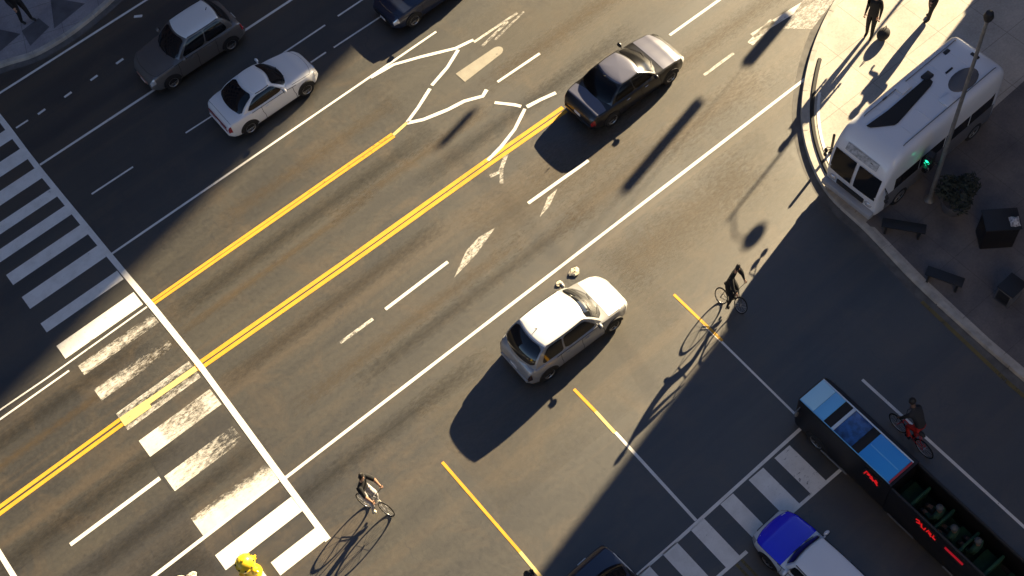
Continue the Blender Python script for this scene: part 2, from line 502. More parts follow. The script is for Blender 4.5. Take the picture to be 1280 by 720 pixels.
# --- crosswalk on the right
p = Paint(.008)
for (a, b) in ((12.05, 12.66), (11.02, 11.6), (9.9, 10.4), (8.74, 9.26), (7.66, 8.2), (6.6, 7.15), (5.5, 6.05)):
    p.bar(a, b, 7.07, 8.52)
p.line([(3.6, 8.5), (8.35, 8.54), (13.6, 8.69)], .10)
p.line([(3.6, 7.02), (9.5, 7.02)], .10); p.line([(11.2, 7.02), (13.6, 7.02)], .10)
p.done('crosswalk_bar', M_white)

# ------------------------------------------------------------------ pavements
def smooth_path(pts, n=6):
    """Hermite curve through the points, tangents kept to the length of each piece so that it never overshoots"""
    P = [Vector(p) for p in pts]; T = []
    for i in range(len(P)):
        T.append((P[min(i + 1, len(P) - 1)] - P[max(i - 1, 0)]).normalized())
    out = []
    for i in range(len(P) - 1):
        l = (P[i + 1] - P[i]).length
        for k in range(n):
            t = k / n
            v = P[i] * (2 * t ** 3 - 3 * t * t + 1) + T[i] * l * (t ** 3 - 2 * t * t + t) + P[i + 1] * (3 * t * t - 2 * t ** 3) + T[i + 1] * l * (t ** 3 - t * t)
            out.append((v.x, v.y))
    return out + [tuple(P[-1])]
def pavement(name, edge, far, mat, h=.13, kw=.17, gut=.30):
    """a raised slab: edge is the kerb polyline, far closes the outline away from the road"""
    E_ = smooth_path(edge); RS = []; acc = 0.0
    for a, b in zip(E_, E_[1:]):
        l = math.hypot(b[0] - a[0], b[1] - a[1]); k0 = max(1, int(l / .3))
        RS += [(lerp(a[0], b[0], i / k0), lerp(a[1], b[1], i / k0)) for i in range(k0)]
    E_ = RS + [E_[-1]]
    poly = E_ + far
    n = len(poly); m = MB()
    m.add([(x, y, h) for x, y in poly] + [(x, y, -.05) for x, y in poly], [tuple(range(n))] + [(i, (i + 1) % n, (i + 1) % n + n, i + n) for i in range(n)])
    tag(m.build(name, mat, smooth=0), kind='structure')
    # kerb stone, 3 mm proud of the slab, and the gutter in front
    cx = sum(p[0] for p in far) / len(far); cy = sum(p[1] for p in far) / len(far)
    k = MB(); gt = MB(); N_ = len(E_); K = []; 
    for i, p in enumerate(E_):
        a = E_[max(i - 1, 0)]; b = E_[min(i + 1, N_ - 1)]
        d = Vector((b[0] - a[0], b[1] - a[1])).normalized(); nn = Vector((-d.y, d.x))
        if i == 0:
            sgn = 1 if nn.dot(Vector((cx - p[0], cy - p[1]))) < 0 else -1
        K.append((Vector(p), nn * sgn))
    for q, nn in K:
        k.v += [(*(q - nn * kw), h + .006), (*(q + nn * .0), h + .010), (*(q + nn * .025), h - .02), (*(q + nn * .03), -.02)]
        gt.v += [(*(q + nn * .03), .004), (*(q + nn * gut), .004)]
    for i in range(N_ - 1):
        if i % 6 == 5:       # open joint between two kerb stones: only its floor, 12 mm down and darkened by its own shade
            f_ = .93
            k.v += [tuple(lerp(k.v[4 * i + j][d], k.v[4 * i + 4 + j][d], f_) for d in range(3)) for j in range(4)]
            o_ = len(k.v) - 4
            for j in range(3): k.f.append((4 * i + j, 4 * i + j + 1, o_ + j + 1, o_ + j)); k.m.append(0)
        else:
            for j in range(3): k.f.append((4 * i + j, 4 * i + j + 1, 4 * i + 5 + j, 4 * i + 4 + j)); k.m.append(0)
    for i in range(N_ - 1):
        gt.f.append((2 * i, 2 * i + 1, 2 * i + 3, 2 * i + 2)); gt.m.append(0)
    tag(k.build('kerb', M_kerb, smooth=50), kind='structure')
    tag(gt.build('gutter', M_gut, smooth=0), kind='structure')
    return K
KR = pavement('pavement', [(60, 20.6), (34, 20.3), (28.6, 20.2), (25.84, 19.45), (24.05, 18.66), (22.53, 17.69), (21.25, 16.58), (20.29, 15.25), (19.73, 13.84), (19.6, 12.06), (19.33, 9.77), (19.2, 7.03), (19.2, 4), (19.2, -60)],
     [(200, -60), (200, 20.6)], M_conc)
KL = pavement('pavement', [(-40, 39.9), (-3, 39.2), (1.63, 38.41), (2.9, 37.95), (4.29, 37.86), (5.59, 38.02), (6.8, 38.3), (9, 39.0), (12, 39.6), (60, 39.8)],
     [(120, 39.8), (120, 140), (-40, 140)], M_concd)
# white line and a dark strip laid in as the kerb's shadow that follow the rounded corner
p = Paint(.146)
p.line([(q - nn * .55).to_tuple() for q, nn in KR if 17.5 > q.y > 13.6], .10, seg=.3)
p.done('pavement_line', M_white)
d_ = MB(); Q = [(q - nn * .34) for q, nn in KR if 18.3 > q.y > 12.6]
d_.tube([(v.x, v.y, .125) for v in Q], .075, 6)
tag(d_.build('kerb_edge_shadow', M_seam), kind='structure')
M_plaza = concrete('shade_tinted_paving', (.17, .15, .14), (.09, .085, .09), 1.6)
sheet('plaza_shade', [(19.62, 12.3), (40, 13.2), (40, -40), (19.45, -40), (19.45, 7.0), (19.6, 9.7), (19.85, 12.0)], .136, M_plaza)  # building shade deepened in the colour of this brownish sheet
sheet('dark_patch', [(4.1, 38.5), (5.6, 38.75), (4.75, 40.0)], .137, M_dkgrey)  # flat dark patches lying on the slab
sheet('dark_patch', [(1.6, 38.9), (3.0, 39.2), (2.1, 40.6), (.9, 40.2)], .137, M_dkgrey)
sheet('dark_patch', [(3.0, 38.4), (4.0, 38.7), (3.9, 39.4), (3.1, 39.3)], .137, M_dkgrey)

# ------------------------------------------------------------------ cars
SEDAN = dict(
    H=[(0, .62), (.025, .80), (.06, .90), (.20, .93), (.30, .95), (.66, .95), (.74, .92), (.88, .84), (.95, .72), (.985, .60), (1, .50)],
    W=[(0, .80), (.03, .92), (.12, .985), (.3, 1), (.75, 1), (.88, .97), (.95, .90), (.985, .80), (1, .72)],
    cab=(.155, .735, .315, .555), roofh=1.42, wb=.93, wr=.70, hood=(.745, .955), trunk=(.05, .165), wheels=(.19, .81), bulge=(.24, .20), sides=((.07, .50), (.53, .95)))
VAN = dict(
    H=[(0, .60), (.02, .86), (.05, .98), (.20, 1.0), (.68, 1.0), (.76, .95), (.88, .86), (.95, .72), (.985, .58), (1, .48)],
    W=[(0, .82), (.025, .92), (.09, .985), (.3, 1), (.72, 1), (.86, .95), (.94, .86), (.98, .72), (1, .58)],
    cab=(.028, .775, .175, .605), roofh=1.66, wb=.93, wr=.76, hood=(.775, .96), trunk=None, wheels=(.17, .80), bulge=(.26, .17), sides=((.10, .42), (.45, .93)))
SUV = dict(
    H=[(0, .62), (.02, .88), (.06, .98), (.25, 1.0), (.66, 1.0), (.74, .98), (.90, .92), (.955, .80), (.985, .66), (1, .55)],
    W=[(0, .84), (.025, .93), (.10, .99), (.3, 1), (.78, 1), (.90, .97), (.955, .88), (.985, .78), (1, .68)],
    cab=(.055, .735, .155, .55), roofh=1.58, wb=.92, wr=.71, hood=(.735, .955), trunk=None, wheels=(.18, .81), bulge=(.22, .14), sides=((.09, .50), (.53, .94)))
COUPE = dict(
    H=[(0, .66), (.02, .84), (.05, .92), (.16, .95), (.30, .95), (.62, .93), (.70, .90), (.86, .82), (.95, .70), (.985, .58), (1, .48)],
    W=[(0, .80), (.03, .92), (.12, .985), (.3, 1), (.70, 1), (.86, .95), (.94, .86), (.98, .76), (1, .66)],
    cab=(.12, .715, .335, .56), roofh=1.40, wb=.92, wr=.70, hood=(.71, .955), trunk=(.04, .13), wheels=(.19, .82), bulge=(.26, .20), sides=((.10, .95),))

BOXY = dict(SEDAN, cab=(.07, .715, .17, .655), hood=(.715, .978), hk=.60, bulge=(.10, .12), trunk=None, sides=((.07, .50), (.53, .95)), wr=.76)
def car(name, label, cat, x, y, rz, L, W, st, body, roof=None, hood=None, glass=None, red=None, group=None, plate=True, pillar=None, grille=None, tail=None, belt=None):
    st = dict(st)
    t_ = empty(name, (x, y, 0), rz, 1, label, cat, group)
    roof = roof or body; hood = hood or body; glass = glass or M_glass; tail = tail or M_tail
    hw = W / 2
    def S(t, k):
        """body skin: t rear..front, k 0 sill .. .62 shoulder .. 1 centre line (left half)"""
        H = interp(st['H'], t); w = hw * interp(st['W'], t)
        zb = .20 + .10 * max(0, 1 - t / .06) + .10 * max(0, (t - .94) / .06)
        cr = .035
        sec = [(0, (w * .93, zb)), (.10, (w * .985, zb + .06)), (.25, (w, lerp(zb, H, .32))), (.40, (w, lerp(zb, H, .58))), (.52, (w * .985, H - .11)),
               (.60, (w * .955, H - .035)), (.66, (w * .90, H - .004)), (.80, (w * .5, H + cr * .75)), (1, (0, H + cr))]
        for (a, va), (b, vb) in zip(sec, sec[1:]):
            if k <= b:
                u = (k - a) / (b - a)
                return (t - .5) * L, lerp(va[0], vb[0], u), lerp(va[1], vb[1], u)
        return (t - .5) * L, 0, H + cr
    ks = [0, .05, .10, .18, .25, .33, .40, .46, .52, .56, .60, .63, .66, .72, .80, .9, 1.0]
    m = MB(); NT = 56
    ts = []
    for i in range(NT + 1):
        u = i / NT; ts.append(.5 - .5 * math.cos(PI * u) if False else (u * .55 + .45 * (u * u * (3 - 2 * u))))
    row = 2 * len(ks) - 1
    for t in ts:
        pts = [S(t, k) for k in ks]
        m.v += pts + [(a, -b, c) for a, b, c in reversed(pts[:-1])]
    for i in range(NT):
        for j in range(row - 1):
            m.f.append((i * row + j, i * row + j + 1, (i + 1) * row + j + 1, (i + 1) * row + j)); m.m.append(0)
        m.f.append((i * row, (i + 1) * row, (i + 1) * row + row - 1, i * row + row - 1)); m.m.append(0)
    for base in (0, NT * row):
        m.f.append(tuple(range(base, base + row))); m.m.append(0)
    # cabin shell
    rb, fb, rt, ft = [(c - .5) * L for c in st['cab']]
    zb_ = .93 if st['roofh'] < 1.5 else .97
    RH = st['roofh']
    def cw(tt): return hw * lerp(st['wb'], st['wr'], tt ** 1.25)
    def cab(part, a, tt):
        e = tt + .10 * math.sin(PI * tt)
        xf = lerp(fb, ft, tt); xr = lerp(rb, rt, tt)
        if part == 'rear': xr = lerp(rb, rt, tt * .55 + .45 * tt * tt)
        z = lerp(zb_ - .03, RH - .05, e if e < 1 else 1); w = cw(tt)
        bf, br = st['bulge']; bf = lerp(bf, bf * .6, tt); br = lerp(br, br * .6, tt)
        xr = lerp(rb, rt, tt * .55 + .45 * tt * tt)
        if part == 'front': return (xf - bf * a * a, a * .955 * w, z)
        if part == 'rear': return (xr + br * a * a, a * .955 * w, z)
        s = 1 if part == 'left' else -1
        return (lerp(xr + br, xf - bf, a), s * w * (1 - .045 * (2 * a - 1) ** 2), z)
    def ring(tt, shrink=1.0):
        P = [cab('front', lerp(-1, 1, i / 12), tt) for i in range(12)]
        P += [cab('left', 1 - i / 12, tt) for i in range(12)]
        P += [cab('rear', lerp(1, -1, i / 12), tt) for i in range(12)]
        P += [cab('right', i / 12, tt) for i in range(12)]
        return P
    c = MB(); tl = [0, .12, .25, .4, .55, .7, .82, .92, 1.0]
    for tt in tl: c.v += ring(tt)
    n = 48
    for i in range(len(tl) - 1):
        for j in range(n):
            c.f.append((i * n + j, i * n + (j + 1) % n, (i + 1) * n + (j + 1) % n, (i + 1) * n + j)); c.m.append(0)
    m.add(c.v, c.f)
    m.build('body', body, t_, 35)
    # roof panel
    r = MB(); top = ring(1.0)
    mx = sum(p[0] for p in top) / n
    lv = [(1.008, -.02), (1.0, .0), (.965, .022), (.90, .036), (.7, .052), (.45, .062), (.2, .066)]
    for s_, dz in lv:
        r.v += [(mx + (p[0] - mx) * s_, p[1] * s_, RH - .05 + dz) for p in top]
    for i in range(len(lv) - 1):
        for j in range(n):
            r.f.append((i * n + j, i * n + (j + 1) % n, (i + 1) * n + (j + 1) % n, (i + 1) * n + j)); r.m.append(0)
    r.v.append((mx, 0, RH + .017)); r.f += [((len(lv) - 1) * n + j, (len(lv) - 1) * n + (j + 1) % n, len(r.v) - 1) for j in range(n)]; r.m += [0] * n
    r.build('roof', roof, t_, 50)
    # glass
    def patch(nm, part, a0, a1, t0, t1, off, mat):
        q = MB()
        def fn(u, v):
            # rounded corners
            du = abs(2 * u - 1); dv = abs(2 * v - 1)
            uu, vv = u, v
            if du > .8 and dv > .8: 
                k = .012 * ((du - .8) / .2) * ((dv - .8) / .2) * 3
                uu = u + (k if u < .5 else -k); vv = v + (k * 2 if v < .5 else -k * 2)
            P = cab(part, lerp(a0, a1, uu), lerp(t0, t1, vv))
            return (P[0] + off[0], P[1] + off[1], P[2] + off[2])
        q.grid(fn, 12, 8)
        q.build(nm, mat, t_, 60)
    patch('windshield', 'front', -.90, .90, .05, .93, (.014, 0, .012), glass)
    patch('rear_window', 'rear', -.93, .93, .06 if st['trunk'] else .14, .96, (-.014, 0, .012), glass)
    for s_, nm in ((1, 'left'), (-1, 'right')):
        for (a0, a1) in st['sides']:
            patch('side_window', nm, a0, a1, .10, .90, (0, .012 * s_, .004), glass)
    # hood, trunk lid, lamps: skin patches a few mm proud
    def skin(nm, t0, t1, k0, k1, off, mat, side=0, parent=None):
        q = MB()
        if side == 0:
            def fn(u, v):
                w = lerp(-1, 1, v); k = 1 - abs(w) * (1 - k0)
                tt = lerp(t0, t1 - (t1 - t0) * .18 * abs(w) ** 3, u)
                P = S(tt, k); return (P[0], P[1] * (1 if w > 0 else -1), P[2] + off)
            q.grid(fn, 14, 18)
        else:
            def fn(u, v):
                P = S(lerp(t0, t1, u), lerp(k0, k1, v))
                cx = off if t0 > .5 else -off
                return (P[0] + cx, (P[1] + off * .7) * side, P[2] + off * .4)
            q.grid(fn, 6, 6)
        return q.build(nm, mat, parent or t_, 50)
    skin('hood', *st['hood'], st.get('hk', .655), 1, .007, hood)
    if st['trunk']: skin('trunk_lid', *st['trunk'], .655, 1, .007, hood)
    h0, h1 = st['hood']
    def edge_at(u, w):
        k = 1 - abs(w) * (1 - st.get('hk', .655)); P = S(lerp(h0, h1 - (h1 - h0) * .18 * abs(w) ** 3, u), k)
        return (P[0], P[1] * (1 if w > 0 else -1), P[2] + .004)
    q = MB(); q.tube([edge_at(i / 10, -1) for i in range(11)] + [edge_at(1, lerp(-1, 1, i / 14)) for i in range(1, 15)] + [edge_at(1 - i / 10, 1) for i in range(1, 11)], .007, 4)
    q.build('hood_seam', M_seam, t_)
    if st['trunk']:
        h0, h1 = st['trunk']
        q = MB(); q.tube([(a, b, c_ + .003) for a, b, c_ in [(lambda P: (P[0], P[1] * (1 if w > 0 else -1), P[2]))(S(h0, 1 - abs(w) * .345)) for w in [lerp(-1, 1, i / 14) for i in range(15)]]], .007, 4); q.build('trunk_seam', M_seam, t_)
    for sd in (1, -1):
        skin('headlight', .945, .992, .44, .66, .010, M_lamp, sd)
        skin('taillight', .002, .032, .36, .60, .010, tail, sd)
        for t_a in (.0,):
            q = MB(); pts = [cab(('left' if sd > 0 else 'right'), lerp(.04, .97, i / 14), 1.0) for i in range(15)]
            q.tube([(a, b * 1.0, c2 + .012) for a, b, c2 in pts], .013, 5); q.build('roof_gutter', M_seam, t_)
    # seams: door gaps and sill line on each side, belt strip
    for sd in (1, -1):
        for t in ((.30, .50, .70) if len(st['sides']) > 1 else (.36, .70)):
            pts = [S(t + (0 if k > .3 else .01), k) for k in (.10, .2, .3, .4, .5, .58)]
            q = MB(); q.tube([(a, sd * (b + .002), c2) for a, b, c2 in pts], .008, 4); q.build('door_seam', M_seam, t_)
        q = MB(); q.tube([(a, sd * (b + .004), c2) for a, b, c2 in [S(lerp(.26, .74, i / 12), .58) for i in range(13)]], .010, 4); q.build('belt_trim', M_seam, t_)
    for sd in (1, -1):
        for t in ((.36, .55) if len(st['sides']) > 1 else (.42,)):
            P = S(t, .50); MB().box((P[0], sd * (P[1] + .012), P[2]), (.15, .03, .03), bev=.01).build('door_handle', body if body is not M_black else M_chrome, t_)
    # mirrors
    for sd in (1, -1):
        P = cab('left', .93, .10)
        q = MB(); q.ell((0, 0, 0), (.06, .10, .075), 14, 10, M=Matrix.Translation((P[0] + .04, sd * (hw + .07), P[2] + .08)))
        q.tube([(P[0], sd * (P[1] - .02), P[2] + .03), (P[0] + .03, sd * (hw + .05), P[2] + .06)], .025, 6)
        mo = q.build('mirror', body if not red else red, t_)
        MB().box((P[0] - .022, sd * (hw + .07), P[2] + .08), (.006, .15, .10), bev=.002).build('mirror_glass', M_glass, mo)
    # front: grille, bumper intake; rear: plate, bumper strip
    wf = hw * st['W'][-1][1]; wr_ = hw * st['W'][0][1]
    gq = MB(); gq.box((L / 2 + .008, 0, .50 - .03), (.03, wf * 1.3, .10), bev=.01)
    for i in range(3): gq.box((L / 2 + .02, 0, .44 + i * .03), (.015, wf * 1.25, .008))
    gq.build('grille', grille or M_blackp, t_)
    bq = MB(); bq.box((L / 2 - .01, 0, .36), (.06, wf * 1.7, .09), bev=.02); bq.build('front_bumper', M_blackp, t_)
    bq = MB(); bq.box((-L / 2 + .0, 0, .40), (.09, wr_ * 1.9, .13), bev=.03); bq.build('rear_bumper', body, t_)
    if tail is M_band:
        for i, (zz, mm) in enumerate(((.80, M_tail), (.70, M_pink), (.625, M_tail))):
            q = MB(); q.box((-L / 2 - .006, 0, zz - .08), (.03, wr_ * 1.7, .05), bev=.008); q.build('tail_strip', mm, t_)
    if plate:
        MB().box((-L / 2 - .012, 0, .575), (.02, .30, .13), bev=.004).build('licence_plate', M_plate, t_)
    MB().box((L / 2 + .026, 0, .36), (.012, .30, .11), bev=.003).build('licence_plate', M_plate, t_)
    P = S(.16, .50); MB().box((P[0], P[1] + .004, P[2]), (.15, .010, .14), bev=.004).build('fuel_flap', body, t_)
    q = MB(); q.tube([(mx - .55, 0, RH + .01), (mx - .62, 0, RH + .10)], [.018, .008], 6); q.build('antenna', M_blackp, t_)
    # wipers
    for s_ in (-.35, .35):
        q = MB()
        P0 = cab('front', s_, .06); P1 = cab('front', s_ - .38, .22)
        q.tube([(P0[0] + .03, P0[1], P0[2] + .03), (P1[0] + .03, P1[1], P1[2] + .03)], .009, 5)
        q.build('wiper', M_blackp, t_)
    # wheels
    wheel_set(t_, L, hw, st['wheels'], .315)
    return t_

_wheel = {}
def wheel_mesh(r):
    if r in _wheel: return _wheel[r]
    w = .20
    Mx = Matrix.Rotation(R(90), 4, 'X')
    q = MB(); q.lathe([(r * .62, -w / 2), (r * .9, -w / 2), (r * .98, -w * .38), (r, -w * .2), (r, w * .2), (r * .98, w * .38), (r * .9, w / 2), (r * .62, w / 2)], 28, Mx)
    q.lathe([(r * .62, -w / 2), (r * .62, w / 2)], 28, Mx)
    a = q.build('wheel', M_tyre, None)
    q = MB(); q.lathe([(.001, w * .30), (r * .18, w * .32), (r * .2, w * .36)], 20, Mx)
    q.lathe([(r * .52, w * .40), (r * .60, w * .49), (r * .64, w * .47), (r * .64, w * .1), (r * .52, w * .1)], 28, Mx)
    q.lathe([(.001, w * .12), (r * .6, w * .12)], 20, Mx)
    for k in range(5):
        T = Matrix.Rotation(R(90), 4, 'X') @ Matrix.Rotation(k * 2 * PI / 5, 4, 'Z') @ Matrix.Translation((r * .36, 0, w * .36))
        q.box((0, 0, 0), (r * .42, r * .13, .03), M=T, bev=.006)
    b = q.build('rim', M_rim, None)
    ms = (a.data, b.data)
    bpy.data.objects.remove(a); bpy.data.objects.remove(b)
    _wheel[r] = ms
    return ms
def link(name, me, parent, loc=(0, 0, 0), rot=(0, 0, 0)):
    o = bpy.data.objects.new(name, me); COL.objects.link(o)
    o.parent = parent; o.location = loc; o.rotation_euler = rot
    return o
def wheel_set(t_, L, hw, pos, r):
    a, b = wheel_mesh(r)
    for tx in pos:
        for sd in (1, -1):
            x = (tx - .5) * L
            w = link('wheel', a, t_, (x, sd * (hw - .085), r), (0, 0, 0 if sd < 0 else PI))
            link('rim', b, w)
            q = MB(); n = 20
            for rr in (.0, 1.0):
                pass
            vs = [(x, sd * (hw + .005), r)]
            vs += [(x + (r + .055) * math.cos(PI * k / n), sd * (hw + .005), r + (r + .055) * math.sin(PI * k / n)) for k in range(n + 1)]
            fs = [(0, k, k + 1) for k in range(1, n + 1)]
            vs2 = [(v[0], sd * (hw - .05), v[2]) for v in vs]
            nn = len(vs)
            fs += [tuple(i + nn for i in reversed(f)) for f in fs] + [(k, k + nn, k + 1 + nn, k + 1) for k in range(1, n + 1)]
            q.add(vs + vs2, fs).build('wheel_arch', M_seam, t_, 0)

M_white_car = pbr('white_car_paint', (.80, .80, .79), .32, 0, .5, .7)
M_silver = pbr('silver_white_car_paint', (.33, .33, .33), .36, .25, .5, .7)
M_dtail = pbr('smoked_tail_lamp', (.03, .012, .012), .2, 0, .6, coat=1)
M_grey = pbr('grey_metallic_paint', (.13, .125, .12), .36, .25, .5, .8)
M_greyroof = pbr('grey_roof_sky_sheen', (.78, .80, .79), .3, .1, .5, .8)  # sky reflection put into the roof as a paler grey
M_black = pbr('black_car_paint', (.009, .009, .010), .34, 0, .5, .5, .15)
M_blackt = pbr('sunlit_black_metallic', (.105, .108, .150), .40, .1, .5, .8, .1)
M_band = pbr('red_tail_band', (.34, .03, .03), .2, 0, .6, coat=1)
M_navy = pbr('navy_car_paint', (.018, .026, .055), .35, .3, .5, 1.0)
M_cobalt = pbr('cobalt_blue_paint', (.012, .02, .80), .25, 0, .5, 1.0)
M_offwhite = pbr('pale_blue_white_paint', (.68, .72, .78), .35, 0, .5, .6)

car('car', 'white minivan with dark rear window driving across the sunlit junction', 'van', 10.16, 15.68, R(-1.5), 4.05, 1.72, VAN, M_silver, M_white_car, M_white_car, tail=M_dtail)  # roof and hood whiter than the sides: sunlight put into their colour
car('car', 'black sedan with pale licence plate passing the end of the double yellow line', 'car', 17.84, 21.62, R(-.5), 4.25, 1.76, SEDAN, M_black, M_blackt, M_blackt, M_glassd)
car('car', 'dark grey hatchback with sky reflection painted on its roof driving in the shaded top left lanes', 'car', 7.35, 33.72, R(180), 4.0, 1.72, SUV, M_grey, M_greyroof, grille=M_pink)
car('car', 'white two door coupe with red banded tail in the shade beside the grey hatchback', 'car', 8.28, 30.02, R(0), 3.85, 1.70, COUPE, M_white_car, grille=M_chrome, tail=M_band)
car('car', 'dark navy car cut off by the top edge of the photo, headlights forward', 'car', 15.5, 29.9, R(180), 4.1, 1.74, SEDAN, M_navy)
car('car', 'sedan with cobalt blue hood and pale roof stopped at the shaded crosswalk', 'car', 10.42, 5.12, R(92), 4.1, 1.50, BOXY, M_offwhite, M_offwhite, M_cobalt, pillar=None)
car('car', 'dark navy car with bright trim peeking in at the bottom edge', 'car', 5.75, 7.62, R(-88), 4.1, 1.68, SEDAN, M_navy)

# ------------------------------------------------------------------ shuttle bus on the corner
M_bus = pbr('white_bus_paint', (.66, .68, .72), .35, 0, .5, .5)
M_busg = pbr('grey_trim_side_shade', (.10, .10, .11), .5)
M_bump = pbr('pale_grey_bumper', (.34, .35, .37), .5)
M_seat = pbr('orange_seat_cloth', (.40, .20, .08), .8)
def shuttle(x, y, rz, z):
    t_ = empty('shuttle_bus', (x, y, z), rz, 1, 'white shuttle bus with a flat black wedge on its roof parked on the corner plaza', 'bus')
    L, W, H = 5.55, 2.15, 2.85; hw = W / 2
    # body: superellipse section lofted along x, front at +x
    def sec(u, hs, ws, x_, low=.32):
        pts = []
        for k in range(33):
            a = PI * k / 32
            c_, s_ = math.cos(a), math.sin(a)
            e = .20
            yy = ws * math.copysign(abs(c_) ** e, c_); zz = 1.2 + (hs - 1.2) * abs(s_) ** .27
            pts.append((x_, yy, zz))
        return [(x_, ws * .985, low)] + [(x_, ws, .6)] + pts + [(x_, -ws, .6), (x_, -ws * .985, low)]
    m = MB()
    st = [(-L / 2, .93, H - .20), (-L / 2 + .05, .97, H - .09), (-L / 2 + .18, .995, H - .02), (-L / 2 + .5, 1, H), (0, 1, H), (L / 2 - .9, 1, H - .01), (L / 2 - .62, 1, H - .05), (L / 2 - .40, .99, H - .28), (L / 2 - .18, .975, H - .70), (L / 2 - .06, .95, H - 1.25), (L / 2, .90, 1.22)]
    n = 0
    for x_, ws, hs in st:
        q = sec(0, hs, hw * ws, x_); n = len(q); m.v += q
    for i in range(len(st) - 1):
        for j in range(n - 1):
            m.f.append((i * n + j, i * n + j + 1, (i + 1) * n + j + 1, (i + 1) * n + j)); m.m.append(0)
        m.f.append((i * n, (i + 1) * n, (i + 1) * n + n - 1, i * n + n - 1)); m.m.append(0)
    m.f.append(tuple(range(n))); m.m.append(0); m.f.append(tuple(range((len(st) - 1) * n, len(st) * n))); m.m.append(0)
    m.build('body', M_bus, t_, 50)
    # two piece windshield with centre post, leaning back
    def face(y0, y1, z0, z1, nm, mat, off=.02):
        def fx(z): 
            tab = [(.3, L / 2), (1.22, L / 2), (1.6, L / 2 - .06), (2.15, L / 2 - .18), (2.57, L / 2 - .40), (2.8, L / 2 - .62)]
            return interp2(tab, z)
        q = MB(); q.grid(lambda u, v: (fx(lerp(z0, z1, v)) + off - .05 * abs(lerp(y0, y1, u) / hw) ** 3, lerp(y0, y1, u), lerp(z0, z1, v) + off * .5), 8, 8)
        return q.build(nm, mat, t_, 60)
    def interp2(tab, z):
        for (a, va), (b, vb) in zip(tab, tab[1:]):
            if z <= b: return lerp(va, vb, max(0, (z - a) / (b - a)))
        return tab[-1][1]
    for y0, y1 in ((.06, .92), (-.92, -.06)):
        w = face(y0, y1, 1.05, 2.02, 'windshield', M_glass, .03)
    face(-.62, .62, 2.18, 2.42, 'destination_sign', pbr('blank_sign_glass', (.30, .31, .34), .25, var=.5, vscale=9), .025)
    # lower front: grille slot, headlights, bumper
    MB().box((L / 2 + .03, 0, .72), (.06, 1.1, .20), bev=.02).build('grille', M_blackp, t_)
    for s_ in (1, -1):
        q = MB(); q.ell((L / 2 + .02, s_ * .74, .74), (.05, .14, .11), 14, 10); q.build('headlight', M_lamp, t_)
    MB().box((L / 2 + .10, 0, .42), (.22, W * .94, .24), bev=.05).build('front_bumper', M_bump, t_)
    MB().box((-L / 2 - .05, 0, .42), (.16, W * .94, .22), bev=.05).build('rear_bumper', M_busg, t_)
    # side windows and a dark panel carrying the shade of the lower side
    for s_ in (1, -1):
        for i in range(4):
            xa = -L / 2 + .30 + i * 1.16
            q = MB(); q.grid(lambda u, v: (xa + 1.11 * u, s_ * (hw + .008 - .03 * v * v), 1.22 + 1.06 * v), 4, 4)
            q.build('side_window', M_glassd, t_)
        MB().box((-.1, s_ * (hw + .002), .80), (L * .90, .014, .80), bev=.005).build('side_panel', M_busg, t_)
        for i in (0, 1):
            q = MB(); q.ell((L / 2 - .1 - i * 0.0, s_ * (hw + .17), 1.55 - .22 * i), (.05, .07, .12 - .03 * i), 12, 8)
            q.tube([(L / 2 - .2, s_ * (hw - .02), 1.75), (L / 2 - .12, s_ * (hw + .16), 1.72 - .2 * i), (L / 2 - .1, s_ * (hw + .17), 1.6 - .2 * i)], .015, 6)
            q.build('mirror', M_blackp, t_)
    q = MB(); q.box((L / 2 - 1.05, -hw - .012, 1.22), (.78, .02, 1.75), bev=.008); q.build('door', M_glassd, t_)
    # roof furniture
    wd = [(.95, -.42), (.33, .10), (-1.65, -.02 - .12), (-1.60, -.62)]
    q = MB(); P = [(1.87, -.47), (1.25, .05), (-.70, -.10), (-.68, -.55)]
    P = [(1.85, -.36), (1.28, .10), (-.70, .18), (-.62, -.30)]
    P = [(1.90, -.38), (1.95, -.30), (1.30, .18), (1.20, .16), (-.70, -.16), (-.72, -.28), (-.66, -.60), (-.58, -.64)]
    q.add([(a, b, H + .01) for a, b in P] + [(a, b, H + .045) for a, b in P], [tuple(range(len(P), 2 * len(P)))] + [(i, (i + 1) % len(P), (i + 1) % len(P) + len(P), i + len(P)) for i in range(len(P))])
    return t_, L, W, H
BUS = shuttle(22.68, 13.28, R(181.5), .13)
bt, bL, bW, bH = BUS
# local x points to -X, local y to -Y: helper in world plan coordinates
def bl(X, Y, z=0):
    c, s_ = math.cos(R(181.5)), math.sin(R(181.5)); dx, dy = X - 22.68, Y - 13.28
    return (dx * c + dy * s_, -dx * s_ + dy * c, z)
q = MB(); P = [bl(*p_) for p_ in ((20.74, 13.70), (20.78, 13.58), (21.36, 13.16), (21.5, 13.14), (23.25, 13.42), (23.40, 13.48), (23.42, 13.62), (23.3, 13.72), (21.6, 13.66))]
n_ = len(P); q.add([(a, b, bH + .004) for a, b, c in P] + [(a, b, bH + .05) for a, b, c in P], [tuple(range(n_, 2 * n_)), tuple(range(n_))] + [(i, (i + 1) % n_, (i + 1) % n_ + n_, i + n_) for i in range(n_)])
q.build('roof_panel', M_seam, bt, 20)  # flat tapered black slab set on the roof
q = MB(); c_ = bl(23.45, 13.75, bH + .02); q.box(c_, (.34, .26, .12), bev=.03); q.build('roof_vent', M_blackp, bt)
q = MB(); c_ = bl(24.15, 12.92, bH - .06); q.ell(c_, (.62, .36, .20), 20, 12); q.build('air_conditioner', M_busg, bt)
